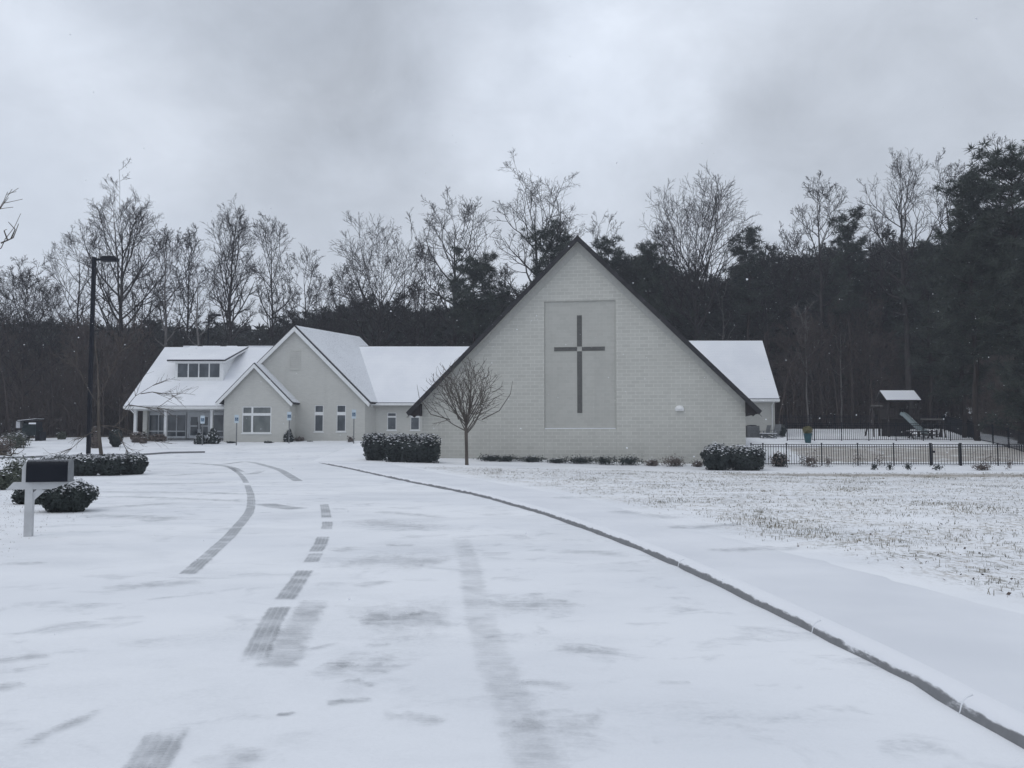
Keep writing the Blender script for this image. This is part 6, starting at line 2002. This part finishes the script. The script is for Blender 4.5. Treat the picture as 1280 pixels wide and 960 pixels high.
# ------------------------------------------------------------------ undergrowth and the wood beyond (uncountable)
rg = random.Random(99)
ug = MB()
for i in range(5200):
    px = rg.uniform(-140, 1420)
    D = rg.uniform(80, 100) if px < 1180 else rg.uniform(62, 90)
    if px < 110: D = rg.uniform(74, 100)
    q = at(px, 540, D); x = q.x
    if D < 79.5 and woods(x, D) < 0.6: continue
    if -33 < x < 22 and D < 84: continue
    z0 = T(x, D) - 0.1
    h = rg.uniform(1.2, 4.2) if rg.random() < 0.7 else rg.uniform(4, 9.5)
    lx_, ly_ = rg.gauss(0, 0.09), rg.gauss(0, 0.09)
    P = [(x, D, z0), (x + lx_ * h * 0.5, D + ly_ * h * 0.5, z0 + h * 0.55), (x + lx_ * h * 1.3, D + ly_ * h * 1.3, z0 + h)]
    r_ = 0.014 + 0.008 * h
    ug.tube(P, [r_, r_ * 0.7, 0.012], 3, 0, cap=False)
    for k in range(int(4 + h * 1.4)):
        t = rg.uniform(0.25, 1)
        a = P[0] if t < 0.55 else P[1]; b2 = P[1] if t < 0.55 else P[2]
        f = t / 0.55 if t < 0.55 else (t - 0.55) / 0.45
        p = tuple(a[j] + (b2[j] - a[j]) * f for j in range(3))
        L_ = rg.uniform(0.3, 0.28 * h + 0.5)
        az_ = rg.uniform(0, 6.28); e = rg.uniform(0.1, 1.1)
        m1_ = (p[0] + cos(az_) * cos(e) * L_, p[1] + sin(az_) * cos(e) * L_, p[2] + sin(e) * L_)
        ug.tube([p, m1_], [0.017, 0.01], 3, 0, cap=False)
        for z in range(2):
            az2 = az_ + rg.uniform(-1, 1)
            m2_ = (m1_[0] + cos(az2) * L_ * 0.4, m1_[1] + sin(az2) * L_ * 0.4, m1_[2] + rg.uniform(-0.1, 0.5) * L_)
            f = rg.uniform(0.4, 0.9)
            s0 = tuple(p[j] + (m1_[j] - p[j]) * f for j in range(3))
            ug.tube([s0, m2_], [0.012, 0.008], 3, 0, cap=False)
o = ug.build('undergrowth', M_BROWN)
o['kind'] = 'stuff'; o['label'] = 'brown leafless saplings and brush along the foot of the woods'
fw = MB()
for i in range(6500):
    px = rg.uniform(-260, 1540)
    D = rg.uniform(116, 150) if px < 700 else rg.uniform(100, 140)
    q = at(px, 540, D)
    top = (topL(px) + 7 if px < 700 else topR(px) + 22)
    zt2 = at(px, top, D).z
    z0 = T(q.x, D)
    c = (q.x, D, z0 + (zt2 - z0) * rg.random() ** 0.8)
    for k in range(26):
        v = norm3(rg.gauss(0, 1), rg.gauss(0, 1), rg.gauss(0, 0.8))
        w_ = norm3(rg.gauss(0, 1), rg.gauss(0, 1), rg.gauss(0, 1))
        rr_ = rg.uniform(0.7, 1.7); hw = 0.2
        k0 = len(fw.v)
        a1 = tuple(c[a] + v[a] * rr_ for a in range(3)); a0 = tuple(c[a] + v[a] * rr_ * 0.15 for a in range(3))
        fw.v += [tuple(a0[a] - w_[a] * hw for a in range(3)), tuple(a0[a] + w_[a] * hw for a in range(3)), a1]
        fw.f.append((k0, k0 + 1, k0 + 2)); fw.m.append(0)
o = fw.build('distant_woods', M_NEEDLE2)
o['kind'] = 'stuff'; o['label'] = 'dark mass of woods far behind the church'

# ------------------------------------------------------------------ grass tips, leaves, falling snow
rg = random.Random(7)
gm = MB()
def tuft(x, y, z, nb, hmax):
    for k in range(nb):
        a = rg.uniform(0, 6.28); h = rg.uniform(0.35, 1) * hmax
        bx_, by_ = x + rg.gauss(0, 0.03), y + rg.gauss(0, 0.03)
        l = rg.uniform(0.2, 1.1) * h
        wd = rg.uniform(0.0018, 0.0036) * (1 + y * 0.03)
        ux, uy = -sin(a) * wd, cos(a) * wd
        k0 = len(gm.v)
        gm.v += [(bx_ - ux, by_ - uy, z - 0.01), (bx_ + ux, by_ + uy, z - 0.01), (bx_ + cos(a) * l * 0.4 + ux * 0.7, by_ + sin(a) * l * 0.4 + uy * 0.7, z + h * 0.7),
                 (bx_ + cos(a) * l * 0.4 - ux * 0.7, by_ + sin(a) * l * 0.4 - uy * 0.7, z + h * 0.7), (bx_ + cos(a) * l, by_ + sin(a) * l, z + h)]
        gm.f += [(k0, k0 + 1, k0 + 2, k0 + 3), (k0 + 3, k0 + 2, k0 + 4)]; gm.m += [0, 0]
cnt = 0
for i in range(90000):
    y = 6.5 + 36 * rg.random() ** 0.9
    x = rg.uniform(K(y) + walk_w(y) + 0.1, y * 0.62 + 1.5)
    if x < K(y) + walk_w(y): continue
    dn = mnoise.noise(Vector((x * 0.55, y * 0.42, 2.0))) + 0.55 * mnoise.noise(Vector((x * 1.9, y * 1.7, 5.0)))
    o_ = x - K(y) - walk_w(y)
    pth = 0.15 + 1.5 * max(0, dn - 0.02)
    pth *= sstep(0.0, 2.2, o_) * (1.0 if y > 9 else 0.7)
    if rg.random() > pth * 0.42: continue
    tuft(x, y, ZG(x, y) + micro(x, y), rg.randint(1, 3), rg.uniform(0.02, 0.055) * (1.35 if dn > 0.3 else 1))
    cnt += 1
for i in range(9000):
    y = 6 + 24 * rg.random()
    x = rg.uniform(-y * 0.68, -5.5)
    if turf_left(x, y) < rg.random() or rg.random() > 0.35: continue
    tuft(x, y, T(x, y), rg.randint(1, 3), rg.uniform(0.015, 0.04))
o = gm.build('grass', M_GRASS); o['kind'] = 'stuff'; o['label'] = 'winter grass tips poking through the snow'
lm = MB()
for i in range(420):
    y = rg.uniform(7, 42); x = rg.uniform(K(y) + walk_w(y) + 0.4, y * 0.62 + 1)
    if x - K(y) - walk_w(y) < 0.4: continue
    z = ZG(x, y) + micro(x, y) + 0.012; s_ = rg.uniform(0.012, 0.026); a = rg.uniform(0, 6.28)
    u = Vector((cos(a) * s_, sin(a) * s_, rg.uniform(0, 0.5) * s_)); v = Vector((-sin(a) * s_ * 0.6, cos(a) * s_ * 0.6, rg.uniform(0.1, 0.7) * s_))
    c = Vector((x, y, z)); lm.poly([c - u, c - v, c + u, c + v])
o = lm.build('fallen_leaves', M_BROWN); o['kind'] = 'stuff'; o['label'] = 'scattered dead leaves on the snowy lawn'
fm = MB()
for i in range(2600):
    y = 3.0 + 38 * rg.random() ** 0.75
    x = rg.uniform(-0.72, 0.72) * y; z = rg.uniform(0.1, 1.6 + 0.62 * y)
    r_ = rg.uniform(0.0025, 0.0055) * (1 + y * 0.035) * (1.7 if rg.random() < 0.06 else 1)
    k0 = len(fm.v)
    for d in ((1, 0, 0), (0, 1, 0), (-1, 0, 0), (0, -1, 0), (0, 0, 1), (0, 0, -1)):
        j = r_ * rg.uniform(0.6, 1.3)
        fm.v.append((x + d[0] * j, y + d[1] * j, z + d[2] * j))
    for q in ((0, 1, 4), (1, 2, 4), (2, 3, 4), (3, 0, 4), (1, 0, 5), (2, 1, 5), (3, 2, 5), (0, 3, 5)):
        fm.f.append(tuple(k0 + a for a in q)); fm.m.append(0)
o = fm.build('falling_snow', M_SNOW); o['kind'] = 'stuff'; o['label'] = 'snowflakes drifting down through the air'

# ------------------------------------------------------------------ thin snowy air
hz = MB(); hz.box(-470, 470, -80, 425, -2.0, 38.0)
m = bpy.data.materials.new('haze_air'); m.use_nodes = True
n = m.node_tree; n.nodes.remove(n.nodes['Principled BSDF'])
pv = N(n, 'ShaderNodeVolumePrincipled')
pv.inputs['Color'].default_value = (0.86, 0.90, 1.0, 1)
pv.inputs['Density'].default_value = 0.0011
link(n, pv.outputs['Volume'], n.nodes['Material Output'].inputs['Volume'])
o = hz.build('haze', m); o['kind'] = 'stuff'; o['label'] = 'thin grey snowy air'
